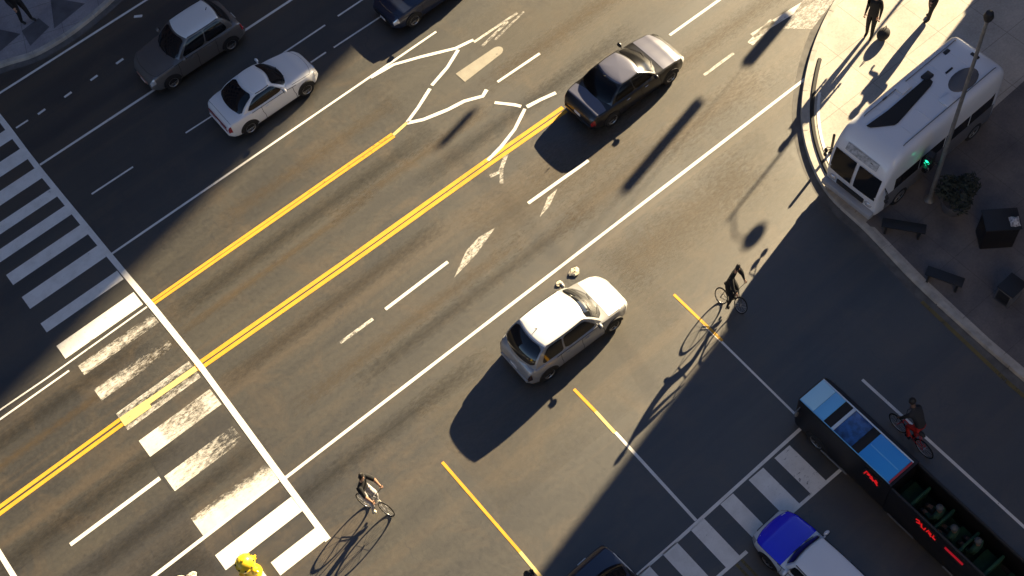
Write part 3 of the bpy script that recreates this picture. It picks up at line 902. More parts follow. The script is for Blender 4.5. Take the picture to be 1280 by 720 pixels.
for X, Y, dx, dy in ((24.6, 14.0, .22, .12), (21.9, 14.05, .18, .05), (24.1, 13.45, .30, .06), (25.1, 13.3, .10, .30)):
    q = MB(); q.box(bl(X, Y, bH + .012), (dx, dy, .05), bev=.01); q.build('roof_hatch', M_blackp, bt)
for X, Y, dx in ((20.78, 12.80, .22), (20.25, 12.85, .2)):
    q = MB(); q.box(bl(X, Y, 2.50 if X > 20.5 else 2.30), (dx, .10, .08), bev=.02); q.build('marker_lamp', M_blackp, bt)
for i, Y in enumerate((12.75, 13.7)):
    pass
for s_ in (1, -1):
    q = MB(); q.tube([(-2.5, s_ * .78, bH + .0), (-2.4, s_ * .78, bH + .03), (1.6, s_ * .78, bH + .03), (1.7, s_ * .78, bH + .0)], .014, 6); q.build('roof_rail', M_busg, bt)
for xx in (-2.0, -1.2, -.4, .4, 1.2):
    q = MB(); q.box((xx, 0, bH + .001), (.03, 1.7, .012), bev=.003); q.build('roof_rib', M_bus, bt)
for X, Y in ((22.6, 13.95), (23.2, 12.7)):
    q = MB(); q.box(bl(X, Y, bH + .03), (.42, .36, .07), bev=.02); q.build('roof_hatch', M_bus, bt)
wheel_set(bt, bL, bW / 2, (.16, .80), .38)

# ------------------------------------------------------------------ open top tour bus
M_tdark = pbr('black_coach_paint', (.010, .008, .008), .45, 0, .4)
M_sky1 = pbr('light_blue_panel', (.38, .70, .90), .35, 0, .5, .4)
M_sky2 = pbr('sky_blue_panel', (.14, .48, .86), .35, 0, .5, .4)
M_sky3 = pbr('mid_blue_panel', (.03, .32, .80), .35, 0, .5, .4)
M_sky4 = pbr('deep_blue_glass_roof', (.012, .07, .24), .15, 0, .6, .5, var=.6, vscale=5)
M_edge = pbr('pale_blue_edging', (.55, .66, .76), .4)
M_red = pbr('red_lit_sign', (.3, .01, .01), .5, emit=(1, .012, .015), es=.12)
M_redtrim = pbr('red_trim', (.45, .04, .06), .4)
M_greenseat = pbr('dark_green_upholstery', (.010, .055, .026), .8, var=.3)
M_greenfloor = pbr('green_deck_floor', (.006, .030, .018), .9, var=.3)
tb = empty('tour_bus', (13.72, 4.0, 0), R(90), 1, 'long black open top bus with blue front roof and red lit signs at the crosswalk', 'bus')
# local: x = forward (+Y world), y = -X world.  front at x=+4.85, tail at x=-5
def tbx(Y): return Y - 4.0
hwT = .56
m = MB()
def tsec(x_, w, z1, z0=.22):
    return [(x_, w * .96, z0), (x_, w, z0 + .15), (x_, w, z1 - .10), (x_, w * .985, z1 - .03), (x_, w * .94, z1), (x_, -w * .94, z1), (x_, -w * .985, z1 - .03), (x_, -w, z1 - .10), (x_, -w, z0 + .15), (x_, -w * .96, z0)]
sts = [(1.42, hwT, 1.93), (4.3, hwT, 1.93), (4.7, hwT * .99, 1.92), (4.86, hwT * .95, 1.88), (4.93, hwT * .88, 1.80), (4.97, hwT * .80, 1.6)]
for a in sts: m.v += tsec(*a)
for i in range(len(sts) - 1):
    for j in range(10):
        m.f.append((i * 10 + j, i * 10 + (j + 1) % 10, (i + 1) * 10 + (j + 1) % 10, (i + 1) * 10 + j)); m.m.append(0)
m.f += [tuple(range(10)), tuple(range(len(sts) * 10 - 10, len(sts) * 10))]; m.m += [0, 0]
m.build('body', M_tdark, tb, 40)
# open rear: two side walls, tail wall and floor
for s_, nm in ((1, 'side_panel'), (-1, 'side_panel')):
    MB().box((-2.0, s_ * (hwT - .03), .98), (6.82, .06, 1.52), bev=.015).build(nm, M_tdark, tb)
    q = MB(); q.tube([(-5.4, s_ * (hwT - .03), 1.80), (1.40, s_ * (hwT - .03), 1.80)], .035, 8); q.build('hand_rail', M_dsteel, tb)
MB().box((-5.44, 0, .98), (.06, hwT * 2, 1.5), bev=.015).build('tail_panel', M_tdark, tb)
MB().box((-2.0, 0, .62), (6.80, hwT * 2 - .14, .10)).build('deck_floor', M_greenfloor, tb)
# roof panels: y span is the left (camera side) to right
yc0, yc1 = .53, -.36
def panel(nm, Ya, Yb, mat, z=1.935, h=.03, y0=yc0, y1=yc1, bev=.008):
    q = MB(); q.box((tbx((Ya + Yb) / 2), (y0 + y1) / 2, z + h / 2), (abs(Ya - Yb) - .006, abs(y0 - y1), h), bev=bev); return q.build(nm, mat, tb)
panel('roof_panel', 8.86, 8.35, M_sky1); panel('roof_panel', 8.35, 7.96, M_sky2)
panel('skylight', 7.96, 7.68, M_seam, h=.02); panel('roof_bar', 7.68, 7.58, M_edge, h=.045)
panel('skylight', 7.58, 6.92, M_sky4, h=.02); panel('skylight', 6.92, 6.66, M_seam, h=.02)
panel('roof_panel', 6.66, 5.56, M_sky3)
panel('roof_crease', 6.62, 5.62, M_sky2, z=1.966, h=.012, y0=.10, y1=.07, bev=.002)
panel('roof_trim', 5.56, 5.50, M_redtrim, h=.04)
panel('edge_rail', 8.86, 5.5, M_edge, h=.05, y0=-.365, y1=-.40); panel('edge_rail', 8.86, 5.5, M_sky2, h=.035, y0=.555, y1=.535)
# front: windshield, headlamps, left mirror
q = MB(); q.grid(lambda u, v: (4.985 - .06 * v, lerp(-.42, .42, u), 1.0 + .62 * v), 4, 4); q.build('windshield', M_glass, tb)
for s_ in (1, -1):
    q = MB(); q.ell((4.98, s_ * .36, .62), (.04, .10, .08), 12, 8); q.build('headlight', M_lamp, tb)
    q = MB(); q.ell((4.75, s_ * (hwT + .16), 1.35), (.05, .08, .13), 12, 8); q.tube([(4.8, s_ * (hwT - .04), 1.5), (4.78, s_ * (hwT + .15), 1.45)], .014, 6); q.build('mirror', M_steel, tb)
# lit red signs: smudged italic strokes on a dark board
def sign(Ya, Yb, zc, h, strokes):
    b_ = MB(); b_.box((tbx((Ya + Yb) / 2), hwT + .012, zc), (abs(Ya - Yb) + .1, .02, h + .12), bev=.005)
    o = b_.build('sign_board', M_tdark, tb)
    q = MB(); w = abs(Ya - Yb)
    for pts in strokes:
        q.tube([(tbx(Ya) - u * w, hwT + .03, zc + (v - .5) * h) for u, v in pts], .022, 6)
    q.build('sign_letters', M_red, o)
sign(6.28, 5.76, 1.45, .32, [[(.02, .15), (.12, .9), (.34, .8), (.2, .5)], [(.2, .5), (.5, .75), (.62, .2)], [(.4, .3), (.72, .45), (.95, .1)], [(.75, .8), (.9, .55)]])
sign(4.42, 3.70, 1.45, .32, [[(.0, .75), (.12, .95), (.2, .55), (.06, .3)], [(.26, .8), (.3, .25), (.44, .2), (.46, .7)], [(.55, .3), (.6, .8), (.74, .6), (.64, .45), (.78, .15)], [(.86, .75), (.84, .3), (.98, .25)]])
M_red2 = pbr('dim_red_sign', (.3, .01, .02), .5, emit=(1, .01, .03), es=.06)
MB().box((tbx(3.1), hwT + .01, 1.40), (.62, .02, .12), bev=.004).build('side_lamp', M_red2, tb)
for Ya, Yb in ((7.75, 6.75), (5.2, 4.25), (3.2, 2.2)):
    q = MB(); q.tube([(tbx(Ya), hwT + .05, .34), (tbx(Yb), hwT + .05, .34)], .025, 6); q.build('step_rail', M_steel, tb)
wheel_set(tb, 10, hwT, (.90, .30), .36)
# seats
for Y in (5.05, 4.2, 3.35, 2.5, 1.65, .8):
    q = MB(); q.box((tbx(Y), 0, .86), (.44, hwT * 2 - .22, .12), bev=.04); so_ = q.build('seat', M_greenseat, tb)
    q = MB(); q.box((tbx(Y) - .24, 0, 1.12), (.09, hwT * 2 - .22, .50), bev=.03); q.build('backrest', M_greenseat, so_)

# ------------------------------------------------------------------ people and bicycles
M_skin = pbr('skin', (.42, .24, .16), .55)
M_skind = pbr('brown_skin', (.16, .09, .06), .55)
M_eye = pbr('eye', (.02, .015, .012), .3)
M_hair = pbr('dark_hair', (.010, .008, .007), .6)
M_hairg = pbr('grey_hair', (.07, .07, .068), .7)
M_blk = pbr('black_cloth', (.010, .010, .011), .85)
M_dk = pbr('charcoal_cloth', (.022, .022, .025), .85)
M_pale = pbr('pale_patterned_cloth', (.40, .38, .38), .85, var=.75, vscale=16)
M_stripe = pbr('light_grey_cloth', (.36, .35, .36), .85)
M_redc = pbr('red_cloth', (.45, .02, .018), .75)
M_brown = pbr('brown_cloth', (.10, .055, .03), .85)
M_grn = pbr('dark_green_cloth', (.012, .05, .028), .85)
M_shoe = pbr('dark_shoe', (.015, .014, .014), .6)
M_wshoe = pbr('pale_shoe', (.70, .66, .50), .6)

def person(label, J, cloth, loc, rz=0, sc=1.0, z=0, hair=None, group=None, look=0.0, sleeves=True, shoes=None, skin=None, girth=1.15):
    """J: joint name -> position; cloth = (top, bottom). One skinned body, hair as a child."""
    skin = skin or M_skin; shoes = shoes or M_shoe
    order = ['pelvis', 'belly', 'chest', 'neckb', 'neck', 'head', 'crown']
    rad = dict(pelvis=.135, belly=.125, chest=.145, neckb=.085, neck=.055, head=.088, crown=.072, sh=.070, el=.046, wr=.032, hip=.098, kn=.062, an=.042, toe=.036, hand=.036)
    names = order[:]
    for s_ in 'LR': names += [k + s_ for k in ('sh', 'el', 'wr', 'hand', 'hip', 'kn', 'an', 'toe')]
    idx = {n_: i for i, n_ in enumerate(names)}
    ed = [('pelvis', 'belly'), ('belly', 'chest'), ('chest', 'neckb'), ('neckb', 'neck'), ('neck', 'head'), ('head', 'crown')]
    for s_ in 'LR':
        ed += [('chest', 'sh' + s_), ('sh' + s_, 'el' + s_), ('el' + s_, 'wr' + s_), ('wr' + s_, 'hand' + s_), ('pelvis', 'hip' + s_), ('hip' + s_, 'kn' + s_), ('kn' + s_, 'an' + s_), ('an' + s_, 'toe' + s_)]
    me = bpy.data.meshes.new('tmp')
    me.from_pydata([J[n_] for n_ in names], [(idx[a], idx[b]) for a, b in ed], [])
    ob = bpy.data.objects.new('tmp', me); COL.objects.link(ob)
    md = ob.modifiers.new('s', 'SKIN'); md.use_smooth_shade = True; md.branch_smoothing = .4
    for n_, i in idx.items():
        k = n_ if n_ in rad else n_[:-1]
        r = rad[k] * (1 if k in ('head', 'crown', 'neck', 'hand', 'wr') else girth); sv = me.skin_vertices[0].data[i]
        sv.radius = (r * (1.15 if n_ in ('chest', 'pelvis') else 1), r)
        sv.use_root = (n_ == 'pelvis')
    sb = ob.modifiers.new('u', 'SUBSURF'); sb.levels = 2; sb.render_levels = 2
    dg = bpy.context.evaluated_depsgraph_get(); dg.update()
    bm = bmesh.new(); bm.from_mesh(bpy.data.meshes.new_from_object(ob.evaluated_get(dg)))
    bpy.data.objects.remove(ob)
    # which cloth covers which bone
    def seg(a, b): return (Vector(J[a]), Vector(J[b]))
    reg = [(seg('neck', 'head'), 0), (seg('head', 'crown'), 0), (seg('pelvis', 'belly'), 1), (seg('belly', 'chest'), 1), (seg('chest', 'neckb'), 1)]
    for s_ in 'LR':
        reg += [(seg('chest', 'sh' + s_), 1), (seg('sh' + s_, 'el' + s_), 1), (seg('el' + s_, 'wr' + s_), 1 if sleeves else 0), (seg('wr' + s_, 'hand' + s_), 0), (seg('pelvis', 'hip' + s_), 2), (seg('hip' + s_, 'kn' + s_), 2), (seg('kn' + s_, 'an' + s_), 2), (seg('an' + s_, 'toe' + s_), 3)]
    def dist(p_, ab):
        a, b = ab; d = b - a; t = max(0, min(1, (p_ - a).dot(d) / max(d.length_squared, 1e-9)))
        return (p_ - a - d * t).length
    for f in bm.faces:
        c = f.calc_center_median(); f.smooth = True
        f.material_index = min(reg, key=lambda x_: dist(c, x_[0]))[1]
    mb = MB(); bm.verts.ensure_lookup_table()
    mb.v = [tuple(v.co) for v in bm.verts]; mb.f = [tuple(v.index for v in f.verts) for f in bm.faces]; mb.m = [f.material_index for f in bm.faces]
    bm.free()
    H = Vector(J['head']); up_ = (Vector(J['crown']) - Vector(J['neck'])).normalized()
    fwd = Vector((math.cos(look), math.sin(look), 0)); fwd = (fwd - up_ * fwd.dot(up_)).normalized(); sd_ = up_.cross(fwd)
    # face: nose, eyes, mouth, ears
    T = lambda a, b, c: H + fwd * a + sd_ * b + up_ * c
    mb.tube([T(.085, 0, .03), T(.108, 0, -.01), T(.085, 0, -.022)], [.010, .017, .010], 6, 0)
    for b in (.032, -.032): mb.ell(T(.080, b, .028), (.014, .014, .010), 8, 6, 4)
    mb.tube([T(.084, -.022, -.05), T(.088, 0, -.052), T(.084, .022, -.05)], .006, 5, 4)
    for b in (.088, -.088): mb.ell(T(0, b, .0), (.022, .012, .032), 8, 6, 0)
    # hands: palm comes from the skin, five bent fingers are rooted in it
    for s_, sg in (('L', 1), ('R', -1)):
        w = Vector(J['wr' + s_]); h_ = Vector(J['hand' + s_]); d = (h_ - w).normalized()
        side = d.cross(Vector((0, 0, 1))); side = side.normalized() if side.length > .1 else Vector((1, 0, 0))
        dn = side.cross(d).normalized()
        if dn.z > 0: dn = -dn
        for k, (o_, l_) in enumerate(((-.028, .062), (-.010, .075), (.010, .070), (.027, .055))):
            a = h_ + side * o_ + d * .01
            mb.tube([a, a + d * l_ * .5 + dn * .006, a + d * l_ * .8 + dn * .03, a + d * l_ * .75 + dn * .05], [.011, .010, .009, .007], 6, 0)
        a = w + d * .02 + side * (.028 * sg)
        mb.tube([a, a + side * .03 * sg + d * .025, a + side * .03 * sg + d * .055 + dn * .02], [.013, .011, .008], 6, 0)
    root = mb.build('person', [skin, cloth[0], cloth[1], shoes, M_eye], None, 180, label, 'person', group, fix=False)
    for pl in root.data.polygons: pl.use_smooth = True
    root.location = (loc[0], loc[1], z); root.rotation_euler = (0, 0, rz); root.scale = sc if isinstance(sc, tuple) else (sc, sc, sc)
    if hair:
        hm = MB(); n1, n2 = 18, 9
        for i in range(n2 + 1):
            a = lerp(.001, R(112), i / n2)
            for k in range(n1):
                t = 2 * PI * k / n1
                fr = math.cos(t)                        # fringe: shorter towards the face
                aa = a * (1 - .42 * max(0, fr))
                r = 1.0 + .05 * math.sin(5 * t + i)
                p_ = H + up_ * .028 + (fwd * (math.cos(t) * math.sin(aa) * .104) + sd_ * (math.sin(t) * math.sin(aa) * .100) + up_ * (math.cos(aa) * .112)) * r
                hm.v.append(tuple(p_))
        for i in range(n2):
            for k in range(n1):
                hm.f.append((i * n1 + k, (i + 1) * n1 + k, (i + 1) * n1 + (k + 1) % n1, i * n1 + (k + 1) % n1)); hm.m.append(0)
        hm.build('hair', hair, root, 180)
    return root

def mirror(J):
    out = {}
    for k, v in J.items():
        out[k] = v
    return out
def ride(lean=0.0, stand=0.0, arm=1.0):
    J = dict(pelvis=(-.20, 0, 1.02 + stand), belly=(-.13 + lean * .1, 0, 1.20 + stand), chest=(-.02 + lean * .3, 0, 1.42 + stand), neckb=(.04 + lean * .4, 0, 1.56 + stand), neck=(.07 + lean * .44, 0, 1.63 + stand), head=(.11 + lean * .48, 0, 1.75 + stand), crown=(.11 + lean * .5, 0, 1.84 + stand))
    for s_, g_ in (('L', 1), ('R', -1)):
        J['sh' + s_] = (.0 + lean * .34, g_ * .19, 1.49 + stand); J['el' + s_] = (.22 + lean * .2, g_ * .27, 1.26 + stand * .5)
        J['wr' + s_] = (.40, g_ * .25, 1.10); J['hand' + s_] = (.46, g_ * .25, 1.07)
        J['hip' + s_] = (-.17, g_ * .10, .98 + stand)
    J['knL'] = (.20, .11, .78 + stand * .5); J['anL'] = (.02, .12, .38); J['toeL'] = (.16, .12, .33)
    J['knR'] = (.12, -.11, .62 + stand * .5); J['anR'] = (-.08, -.12, .20); J['toeR'] = (.06, -.12, .14)
    return J
def stand(step=.0, armf=.0):
    J = dict(pelvis=(0, 0, .96), belly=(0, 0, 1.12), chest=(.01, 0, 1.33), neckb=(.0, 0, 1.48), neck=(.01, 0, 1.54), head=(.03, 0, 1.66), crown=(.03, 0, 1.75))
    for s_, g_ in (('L', 1), ('R', -1)):
        J['sh' + s_] = (0, g_ * .185, 1.42); J['el' + s_] = (-.04 - step * .25 * g_, g_ * .235, 1.14); J['wr' + s_] = (.05 + armf - step * .45 * g_, g_ * .25, .90 + armf * .5); J['hand' + s_] = (.08 + armf - step * .5 * g_, g_ * .25, .82 + armf * .6)
        J['hip' + s_] = (0, g_ * .095, .92); J['kn' + s_] = (.04 + step * .45 * g_, g_ * .10, .50); J['an' + s_] = (step * g_, g_ * .10, .075); J['toe' + s_] = (.15 + step * g_, g_ * .11, .035)
    return J
def sit():
    J = dict(pelvis=(0, 0, .02), belly=(-.02, 0, .18), chest=(-.03, 0, .40), neckb=(-.02, 0, .54), neck=(0, 0, .60), head=(.03, 0, .72), crown=(.03, 0, .81))
    for s_, g_ in (('L', 1), ('R', -1)):
        J['sh' + s_] = (-.02, g_ * .17, .48); J['el' + s_] = (.05, g_ * .22, .22); J['wr' + s_] = (.24, g_ * .14, .12); J['hand' + s_] = (.31, g_ * .12, .11)
        J['hip' + s_] = (.02, g_ * .09, .0); J['kn' + s_] = (.40, g_ * .11, .04); J['an' + s_] = (.42, g_ * .11, -.22); J['toe' + s_] = (.50, g_ * .11, -.24)
    return J

M_tyre2 = M_tyre
def bicycle(label, x, y, rz, sc, frame, lean=0, basket=None, rimm=None, tyre=None, group=None):
    b = empty('bicycle', (x, y, 0), rz, 1, label, 'bicycle', group)
    b.scale = sc
    b.rotation_euler = (lean, 0, rz)
    Mx = Matrix.Rotation(R(90), 4, 'X'); r = .335
    RW, FW, BB, ST, HT, HB = Vector((-.52, 0, r)), Vector((.53, 0, r)), Vector((-.08, 0, .28)), Vector((-.24, 0, .86)), Vector((.36, 0, .86)), Vector((.40, 0, .66))
    for c in (RW, FW):
        q = MB(); T = Matrix.Translation(c) @ Mx
        q.lathe([(r + .022 * math.cos(2 * PI * k / 8), .022 * math.sin(2 * PI * k / 8)) for k in range(8)], 32, T, close=True)
        w = q.build('wheel', tyre or M_tyre, b, 60)
        q = MB(); q.lathe([(r - .022 + .012 * math.cos(2 * PI * k / 6), .012 * math.sin(2 * PI * k / 6)) for k in range(6)], 32, T, close=True)
        q.build('rim', rimm or M_rim, w, 60)
        q = MB(); q.tube([c + Vector((0, -.05, 0)), c + Vector((0, .05, 0))], .02, 8)
        for k in range(14):
            a = 2 * PI * k / 14
            q.tube([c + Vector((0, .02 if k % 2 else -.02, 0)), c + Vector((math.cos(a) * (r - .03), 0, math.sin(a) * (r - .03)))], .0035, 4, cap=False)
        q.build('spokes', M_rim, w)
    q = MB()
    for a, c, t in ((BB, ST, .016), (BB, HB, .019), (ST + Vector((.015, 0, -.06)), HT, .016), (HT, HB, .018)): q.tube([a, c], t, 8)
    for s_ in (.06, -.06):
        q.tube([BB + Vector((0, s_ * .4, 0)), RW + Vector((0, s_, 0))], .010, 6); q.tube([ST + Vector((0, s_ * .3, -.05)), RW + Vector((0, s_, 0))], .009, 6)
    q.build('frame', frame, b)
    q = MB()
    for s_ in (.05, -.05): q.tube([HB + Vector((0, s_ * .6, -.02)), HB + Vector((.05, s_, -.12)), FW + Vector((0, s_, 0))], .012, 6)
    q.build('fork', frame, b)
    q = MB(); q.tube([HT, HT + Vector((-.01, 0, .14))], .014, 6)
    q.tube([(.42, .30, 1.06), (.47, .20, 1.05), (.38, .05, 1.01), (.35, 0, 1.0), (.38, -.05, 1.01), (.47, -.20, 1.05), (.42, -.30, 1.06)], .012, 6)
    q.build('handlebar', M_dsteel, b)
    q = MB(); q.tube([ST, ST + Vector((-.02, 0, .10))], .013, 6); q.ell((-.28, 0, .97), (.15, .075, .035), 14, 8); q.build('saddle', M_blackp, b)
    q = MB(); q.lathe([(.001, -.006), (.09, -.006), (.09, .006), (.001, .006)], 20, Matrix.Translation(BB + Vector((0, -.05, 0))) @ Mx)
    q.tube([BB + Vector((0, -.06, 0)), (-.08 - .03, -.07, .28 - .16)], .011, 6); q.tube([BB + Vector((0, .06, 0)), (-.08 + .06, .07, .28 + .13)], .011, 6)
    q.box((-.10, -.12, .11), (.09, .09, .02)); q.box((-.02, .12, .415), (.09, .09, .02))
    q.build('crankset', M_dsteel, b)
    if basket:
        q = MB(); q.box((.60, 0, .92), (.26, .34, .20), bev=.03); q.build('basket', basket, b)
    return b

M_frame = pbr('dark_bicycle_frame', (.03, .03, .032), .4)
M_framer = pbr('red_bicycle_frame', (.50, .02, .015), .35)
M_basket = pbr('dusty_pink_bag', (.42, .22, .20), .8, var=.3)
M_wtyre = pbr('pale_tyre', (.50, .46, .34), .7)
# sunlit rider in the foreground
A1, s1 = R(-62), (.70, 1.05, 1.6)
bicycle('pale bicycle under the rider in pale trousers near the left crosswalk', 2.24, 14.93, A1, s1, M_stripe)
J = ride(.0, .04); person('cyclist with black hair, black top and pale trousers riding alone below the white van', J, (M_blk, M_pale), (2.24, 14.93), A1, s1, 0, M_hair, girth=1.35, sleeves=False, shoes=M_wshoe)
# rider in black at the edge of the sunlight
A2, s2 = R(-72), (.64, 1.1, 1.42)
bicycle('dark bicycle casting long wheel shadows at the edge of the big shadow', 14.55, 12.98, A2, s2, M_frame)
person('cyclist dressed all in black at the edge of the sunlit road', ride(.15, .06), (M_blk, M_blk), (14.55, 12.98), A2, s2, 0, M_hair, girth=1.45)
# rider in the shade beside the tour bus
A3, s3 = R(88), (.98, 1.0, 1.2)
bicycle('bicycle with red frame in the shade beside the tour bus', 15.33, 6.35, A3, s3, M_framer, lean=R(-4))
person('cyclist in dark clothes and red shorts riding beside the tour bus', ride(.55, .02), (M_dk, M_redc), (15.33, 6.35), A3, s3, 0, M_hair, skin=M_skind)
# pedestrians
person('pedestrian in dark clothes standing on the shaded top left pavement', stand(.12), (M_blk, M_blk), (3.5, 39.55), R(-60), (1.25, 1.25, 1.25), .13, M_hair)
person('pedestrian in dark clothes on the sunlit corner beside a dark bag', stand(.03, .0), (M_blk, M_blk), (25.35, 17.46), R(200), (1.2, 1.0, 1.3), .13, M_hair, girth=1.3)
person('pedestrian with a stretched arm standing nearest the bus on the sunlit corner', stand(.10, .25), (M_blk, M_blk), (27.40, 16.60), R(160), (1.2, 1.2, 1.25), .13, M_hair)
person('pedestrian whose dark head just shows at the bottom edge near the yellow line', stand(.2), (M_dk, M_blk), (4.16, 10.12), R(-80), 1.0, 0, M_hair)
pv = [(4.05, .02), (3.42, -.12), (2.78, .08)]
for (Y, dx), hr, lb in zip(pv, (M_hairg, M_hairg, M_hairg), ('passenger in dark green seated first behind the blue roof of the tour bus', 'passenger in dark green seated in the middle of the open tour bus', 'passenger in dark green seated furthest back of those in the open tour bus')):
    person(lb, sit(), (M_grn, M_dk), (13.72 + dx, Y + .12), R(90), 1.0, 1.02, hr, 'passengers on the open deck', skin=M_skind)
# dark bag at the pedestrian's feet
q = MB(); q.ell((0, 0, .24), (.26, .20, .25), 18, 12); q.tube([(-.12, 0, .44), (-.06, 0, .62), (.06, 0, .62), (.12, 0, .44)], .014, 6)
tag(q.build('bag', M_dk, None, 60, loc=(25.62, 17.08, .13)), 'dark round bag on the sunlit corner at the feet of a pedestrian', 'bag')

# ------------------------------------------------------------------ street furniture
M_hyd = pbr('yellow_hydrant_paint', (.82, .56, .02), .38, 0, .5, .3, bump=.2, bscale=25, var=.12)
hy = empty('fire_hydrant', (-1.66, 15.84, 0), R(-70), 1.42, 'yellow fire hydrant standing over the end of the lower left crosswalk', 'fire hydrant')
q = MB(); q.lathe([(.001, 0), (.19, 0), (.19, .04), (.135, .05), (.125, .10), (.125, .56), (.14, .58), (.14, .60)], 28); q.build('barrel', M_hyd, hy)
q = MB(); q.lathe([(.14, .60), (.205, .605), (.205, .655), (.175, .665), (.16, .72), (.12, .78), (.06, .81), (.001, .82)], 28); bon = q.build('bonnet', M_hyd, hy)
q = MB(); q.box((0, 0, .85), (.055, .055, .07), bev=.008); q.build('operating_nut', M_hyd, bon)
for k in range(8):
    a = 2 * PI * k / 8
    q = MB(); q.lathe([(.001, .655), (.018, .655), (.018, .675), (.001, .675)], 6, Matrix.Translation((.185 * math.cos(a), .185 * math.sin(a), 0))); q.build('bolt', M_dsteel, bon)
for a, r in ((0, .075), (PI / 2, .055), (-PI / 2, .055)):
    T = Matrix.Rotation(a, 4, 'Z') @ Matrix.Translation((0, 0, .44)) @ Matrix.Rotation(R(90), 4, 'Y')
    q = MB(); q.lathe([(r * .8, .10), (r * .8, .17), (r * 1.15, .17), (r * 1.15, .23), (r * .5, .235), (r * .35, .27), (.001, .27)], 18, T); q.build('outlet_cap', M_hyd, hy)

def signal_head(par, z, y, x=0, h=.9, w=.28, lit=None):
    q = MB(); q.box((x, y, z), (.22, w, h), bev=.03); hd = q.build('signal_head', M_dsteel, par)
    for k in range(3):
        T = Matrix.Translation((x - .11, y, z + h * (.33 - .33 * k))) @ Matrix.Rotation(R(-90), 4, 'Y')
        v = MB(); v.lathe([(w * .38, 0), (w * .40, .16), (w * .36, .16), (w * .35, .01)], 16, T); v.build('visor', M_dsteel, hd)
        l = MB(); l.lathe([(.001, .012), (w * .34, .006)], 16, T); l.build('lens', (M_green_lit if lit == k else M_seam), hd)
    return hd
sp_ = empty('traffic_signal', (21.85, 11.55, .13), R(10), 1, 'tall dark signal pole with a lit green light beside the shuttle bus', 'traffic signal')
q = MB(); q.lathe([(.001, 0), (.17, 0), (.17, .05), (.10, .12), (.075, .3), (.045, 8.6), (.001, 8.62)], 16); q.build('pole', M_steel, sp_)
q = MB(); q.lathe([(.001, 8.6), (.10, 8.62), (.14, 8.75), (.10, 8.9), (.001, 8.95)], 16); q.build('pole_cap', M_dsteel, sp_)
signal_head(sp_, 1.95, .34, -.05, .72, .24, 1)
q = MB(); q.tube([(0, 0, 1.95), (-.05, .34, 1.95)], .03, 8); q.build('bracket', M_dsteel, sp_)
# the green walk lamp faces up the crossing, towards the tall buildings
q = MB(); q.ell((-.22, .36, 2.05), (.07, .09, .14), 14, 10); q.build('green_lamp', M_green_lit, sp_)
q = MB(); q.ell((-.20, .30, 1.70), (.05, .07, .11), 12, 8); q.build('unlit_lamp', M_steel, sp_)

bo = empty('shadow_post', (20.95, 14.95, .13), 0, 1, 'slim dark post added for its shadow on the sunlit kerb beside the front of the shuttle bus', 'shadow_post')  # post added only to cast the short dark shadow by the bus
q = MB(); q.lathe([(.001, 0), (.07, 0), (.07, .03), (.045, .04), (.045, .95), (.001, 1.0)], 14); q.build('post', M_dsteel, bo)

# dark things on the shaded plaza
def bench(x, y, rz, L_, label):
    b = empty('bench', (x, y, .13), rz, 1, label, 'bench', None)
    MB().box((0, 0, .44), (L_, .34, .06), bev=.015).build('seat', M_dsteel, b)
    for s_ in (1, -1):
        MB().box((s_ * L_ * .38, 0, .205), (.07, .30, .41), bev=.01).build('leg', M_dsteel, b)
    return b
bench(20.30, 11.28, R(-54), 1.35, 'low black bench on the shaded plaza just below the shuttle bus')
bench(19.85, 9.22, R(-66), 1.15, 'low black bench beside the shaded kerb where it meets the side street')
ub = empty('utility_cabinet', (20.9, 7.62, .13), R(3), 1, 'square dark utility box standing alone on the shaded pavement at the right', 'utility box')
MB().box((0, 0, .36), (.64, .52, .72), bev=.03).build('cabinet', M_dkgrey, ub)
MB().box((0, 0, .735), (.70, .58, .05), bev=.015).build('lid', M_dsteel, ub)
MB().box((-.327, 0, .38), (.014, .40, .5), bev=.004).build('door', M_dsteel, ub)
kk = empty('kiosk', (22.2, 9.25, .13), R(-38), 1, 'dark square kiosk with pale folded canvas near the right edge', 'kiosk')
MB().box((0, 0, .55), (1.0, .7, 1.1), bev=.03).build('cabinet', M_tdark, kk)
MB().box((0, 0, 1.125), (1.08, .78, .05), bev=.015).build('counter', M_dsteel, kk)
q = MB(); q.grid(lambda u, v: (.20 + .30 * u, -.30 + .35 * v, 1.17 + .12 * math.sin(u * 3.1) * math.sin(v * 3.1) + .02 * math.sin(9 * u + 5 * v)), 12, 12)
q.build('canvas', M_pale, kk)
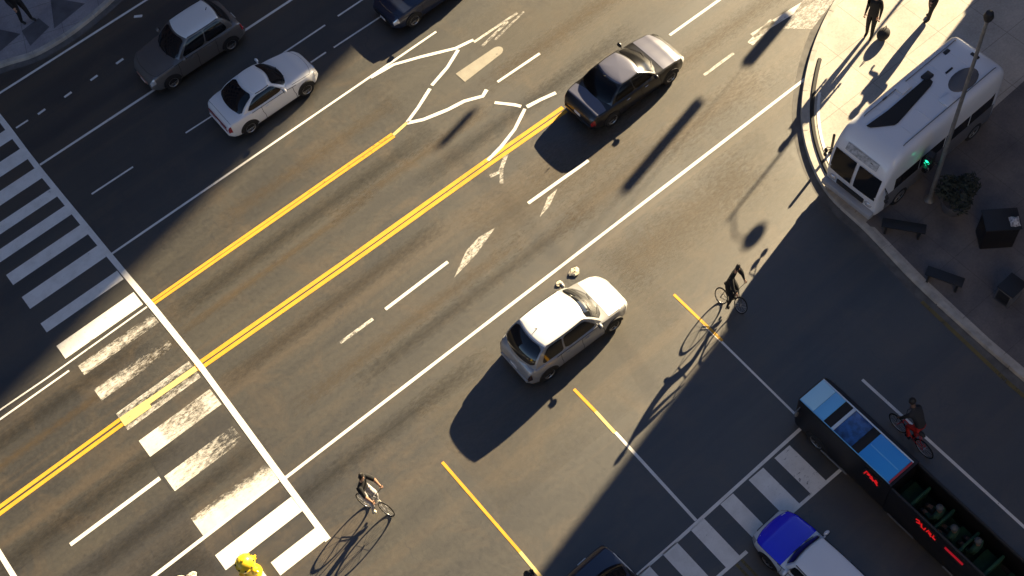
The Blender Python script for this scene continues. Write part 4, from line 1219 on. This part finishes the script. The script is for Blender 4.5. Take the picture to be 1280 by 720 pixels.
# shrub in planter
M_leaf = pbr('dark_shrub_leaf', (.010, .016, .010), .7, var=.4, vscale=3)
M_stem = pbr('shrub_stem', (.05, .035, .022), .8)
def planter(x, y, label, seed):
    rnd = random.Random(seed)
    p_ = empty('planter', (x, y, .13), R(rnd.uniform(0, 90)), 1, label, 'planter', None)
    q = MB(); q.lathe([(.001, 0), (.34, 0), (.42, .46), (.46, .48), (.46, .52), (.40, .52), (.38, .44), (.001, .43)], 20); q.build('pot', M_dkgrey, p_)
    q = MB()
    for k in range(7):
        a = rnd.uniform(0, 2 * PI); rr = rnd.uniform(.1, .35)
        q.tube([(0, 0, .42), (rr * .5 * math.cos(a), rr * .5 * math.sin(a), .8), (rr * math.cos(a), rr * math.sin(a), 1.25)], [.025, .018, .008], 6)
    q.build('stems', M_stem, p_)
    q = MB()
    for k in range(900):
        a = rnd.uniform(0, 2 * PI); ph = math.acos(rnd.uniform(-.6, 1)); rr = .62 * rnd.uniform(.35, 1) ** .6 * (1 + .25 * math.sin(3 * a + seed))
        c = Vector((rr * math.sin(ph) * math.cos(a), rr * math.sin(ph) * math.sin(a), .95 + .55 * math.cos(ph) * rr / .62))
        d = Vector((rnd.gauss(0, 1), rnd.gauss(0, 1), rnd.gauss(0, .6))).normalized(); e = d.orthogonal().normalized()
        l_, w_ = rnd.uniform(.06, .11), .028
        q.add([c - d * l_, c + e * w_, c + d * l_, c - e * w_], [(0, 1, 2, 3)])
    q.build('foliage', M_leaf, p_, 0, fix=False)
    return p_
planter(22.15, 10.85, 'leafy dark planter in the shade to the right of the signal pole', 3)

# crumpled paper beside the van, broken concrete at the lower left
M_paper = pbr('crumpled_paper', (.70, .62, .46), .85, var=.2)
def crumple(name, x, y, z, s, mat, label, cat, group=None, seed=1, flat=.28):
    rnd = random.Random(seed)
    q = MB(); q.ell((0, 0, s * flat), (s, s * .8, s * flat), 12, 8)
    q.v = [tuple(c * (1 + rnd.uniform(-.28, .28)) for c in v) for v in q.v]
    q.v = [(a, b, max(c, 0)) for a, b, c in q.v]
    o = q.build(name, mat, None, 20, label, cat, group); o.location = (x, y, z); return o
crumple('paper_scrap', 11.78, 17.22, .004, .17, M_paper, 'larger crumpled paper scrap on the road just above the white van', 'litter', seed=4)
crumple('paper_scrap', 11.15, 17.22, .004, .11, M_paper, 'smaller crumpled paper scrap beside the roof of the white van', 'litter', seed=5)
M_chunk = pbr('broken_concrete', (.55, .50, .42), .85, var=.2, vscale=9)
crumple('concrete_chunk', -3.12, 16.95, .004, .16, M_chunk, 'pale broken concrete chunk at the lower left, right of its twin', 'concrete chunk', seed=8, flat=.3)
crumple('concrete_chunk', -3.45, 17.1, .004, .15, M_chunk, 'pale broken concrete chunk at the lower left, left of its twin', 'concrete chunk', seed=9, flat=.3)
sheet('asphalt_patch', [(-4.3, 17.5), (-3.0, 17.35), (-2.25, 17.02), (-2.3, 16.42), (-2.9, 16.1), (-4.6, 16.0)], .003, M_patch)

# lamp and span-wire signals beyond the top of the picture; their shadows reach the road
sl = empty('street_lamp', (34, 19.35, .13), 0, 1, 'grey street lamp post on the corner beyond the shuttle bus', 'street lamp')
q = MB(); q.lathe([(.001, 0), (.16, 0), (.16, .4), (.07, .5), (.035, 7.6), (.001, 7.65)], 14); q.build('pole', M_steel, sl)
q = MB(); q.tube([(0, 0, 7.45), (0, -.5, 7.7), (0, -1.0, 7.62)], .03, 8); q.build('arm', M_steel, sl)
q = MB(); q.ell((0, -1.05, 7.50), (.24, .24, .26), 20, 12); q.build('lamp_globe', M_lamp, sl)
for Y, nm in ((15.2, 'span wire pole by the brick building'), (38.6, 'span wire pole by the far tower')):
    pp = empty('utility_pole', (37.4, Y, .0), 0, 1, 'grey ' + nm, 'pole')
    q = MB(); q.lathe([(.001, 0), (.18, 0), (.11, 12.4), (.001, 12.45)], 14); q.build('pole', M_steel, pp)
q = MB(); q.tube([(37.4, lerp(15.2, 38.6, i / 16), 12.2 - .8 * math.sin(PI * i / 16)) for i in range(17)], .012, 5)
tag(q.build('span_wire', M_dsteel), 'thin cable strung between two poles across the road', 'cable')
for Y, z0, z1, w_, lb in ((23.65, 8.05, 10.0, .36, 'tall black hanging signal over the middle of the road'), (23.2, 5.9, 7.05, .42, 'lower black hanging signal beside the tall one'), (30.1, 10.7, 11.5, .24, 'small black hanging signal over the far lanes')):
    hs = empty('hanging_signal', (37.4, Y, z0), 0, 1, lb, 'traffic signal')
    signal_head(hs, (z1 - z0) / 2, 0, 0, z1 - z0, w_)
    q = MB(); q.tube([(0, 0, z1 - z0), (0, 0, 11.6 - z0)], .012, 5); q.build('hanger', M_dsteel, hs)

# ------------------------------------------------------------------ buildings beyond the picture that throw the two big shadows
def facade_mat(name, col, c2):
    m, t, b, N, L = nt(name)
    tc = N.new('ShaderNodeTexCoord'); v = tc.outputs['Object']
    n1 = noise(N, L, v, .15, 6, .6)
    L.new(mixc(N, L, mapr(N, L, n1, .35, .65, 0, 1), col, c2), b.inputs['Base Color'])
    b.inputs['Roughness'].default_value = .8
    return m
M_brick = facade_mat('brown_brick', (.20, .12, .085), (.26, .17, .12))
M_stone = facade_mat('buff_stone', (.34, .30, .25), (.28, .25, .21))
def building(label, x0, x1, y0, y1, h, mat, fl=3.6):
    b = empty('building', (x0, y1, 0), 0, 1, label, 'building')
    W, D = x1 - x0, y1 - y0
    MB().box((W / 2, -D / 2, h / 2), (W, D, h)).build('wall', mat, b, 0)
    MB().box((W / 2, -D / 2, h + .3), (W + .5, D + .5, .6), bev=.05).build('roof', mat, b, 0)
    q = MB()
    for k in range(int((h - 5) / fl)):
        z = 5.6 + k * fl
        for i in range(int(D / 3.2)):
            q.box((-.02, -1.8 - i * 3.2, z), (.12, 1.6, 2.0))
        for i in range(int(W / 3.2)):
            q.box((1.8 + i * 3.2, .02, z), (1.6, .12, 2.0)); q.box((1.8 + i * 3.2, -D - .02, z), (1.6, .12, 2.0))
    o = q.build('windows', M_glass, b, 0, fix=False); o['kind'] = 'stuff'
    q = MB()
    for i in range(int(D / 4)): q.box((-.03, -2.2 - i * 4, 1.9), (.14, 3.2, 3.0))
    o = q.build('shop_windows', M_glass, b, 0, fix=False); o['kind'] = 'stuff'
    MB().box((-.25, -D / 2, 4.1), (.5, D, .4), bev=.05).build('cornice', M_kerb, b, 0)
    return b
building('brown brick building on the near corner behind the shuttle bus', 38.2, 62, -45, 18.15, 30, M_brick)
building('buff stone tower beyond the far pavement', 66, 92, 48.1, 95, 46, M_stone)
building('brown brick block lining the far pavement', -60, 60, 50, 75, 30, M_brick)
building('buff stone block below the viewpoint on the near corner', -70, 2, -40, -3, 34, M_stone)

# ------------------------------------------------------------------ camera
F, PIT, ROL, YAW, HC = 1620.05, 1.04943188, -.206602864, .501006708, 36.0
cp, sp = math.cos(PIT), math.sin(PIT)
fw = Vector((0, cp, -sp)); rt = Vector((1, 0, 0)); up = rt.cross(fw)
r_ = rt * math.cos(ROL) + up * math.sin(ROL); u_ = -rt * math.sin(ROL) + up * math.cos(ROL)
Rz = Matrix.Rotation(-YAW, 3, 'Z')
r_, u_, b_ = Rz @ r_, Rz @ u_, Rz @ (-fw)
cam = bpy.data.cameras.new('camera'); co = bpy.data.objects.new('camera', cam); COL.objects.link(co)
M4 = Matrix(((r_.x, u_.x, b_.x, 0), (r_.y, u_.y, b_.y, 0), (r_.z, u_.z, b_.z, HC), (0, 0, 0, 1)))
co.matrix_world = M4
cam.sensor_width = 36; cam.lens = F / 1280 * 36; cam.clip_end = 3000
SC.camera = co

# ------------------------------------------------------------------ light
AZ, EL = R(13), R(23.5)
sd = Vector((math.cos(AZ) * math.cos(EL), math.sin(AZ) * math.cos(EL), math.sin(EL)))
sun = bpy.data.lights.new('sun', 'SUN'); so = bpy.data.objects.new('sun', sun); COL.objects.link(so)
sun.energy = 5.0; sun.angle = R(.55); sun.color = (1, .80, .50)
so.rotation_euler = sd.to_track_quat('Z', 'Y').to_euler()
w = bpy.data.worlds.new('World'); SC.world = w; w.use_nodes = True
N, L = w.node_tree.nodes, w.node_tree.links
sky = N.new('ShaderNodeTexSky'); sky.sky_type = 'NISHITA'; sky.sun_disc = False
sky.sun_elevation = EL; sky.sun_rotation = PI / 2 - AZ; sky.air_density = .45; sky.dust_density = .2; sky.ozone_density = 1.5
L.new(sky.outputs[0], N['Background'].inputs['Color'])
N['Background'].inputs['Strength'].default_value = .05
SC.view_settings.view_transform = 'Standard'; SC.view_settings.look = 'None'
SC.view_settings.exposure = 2.08; SC.view_settings.gamma = 1
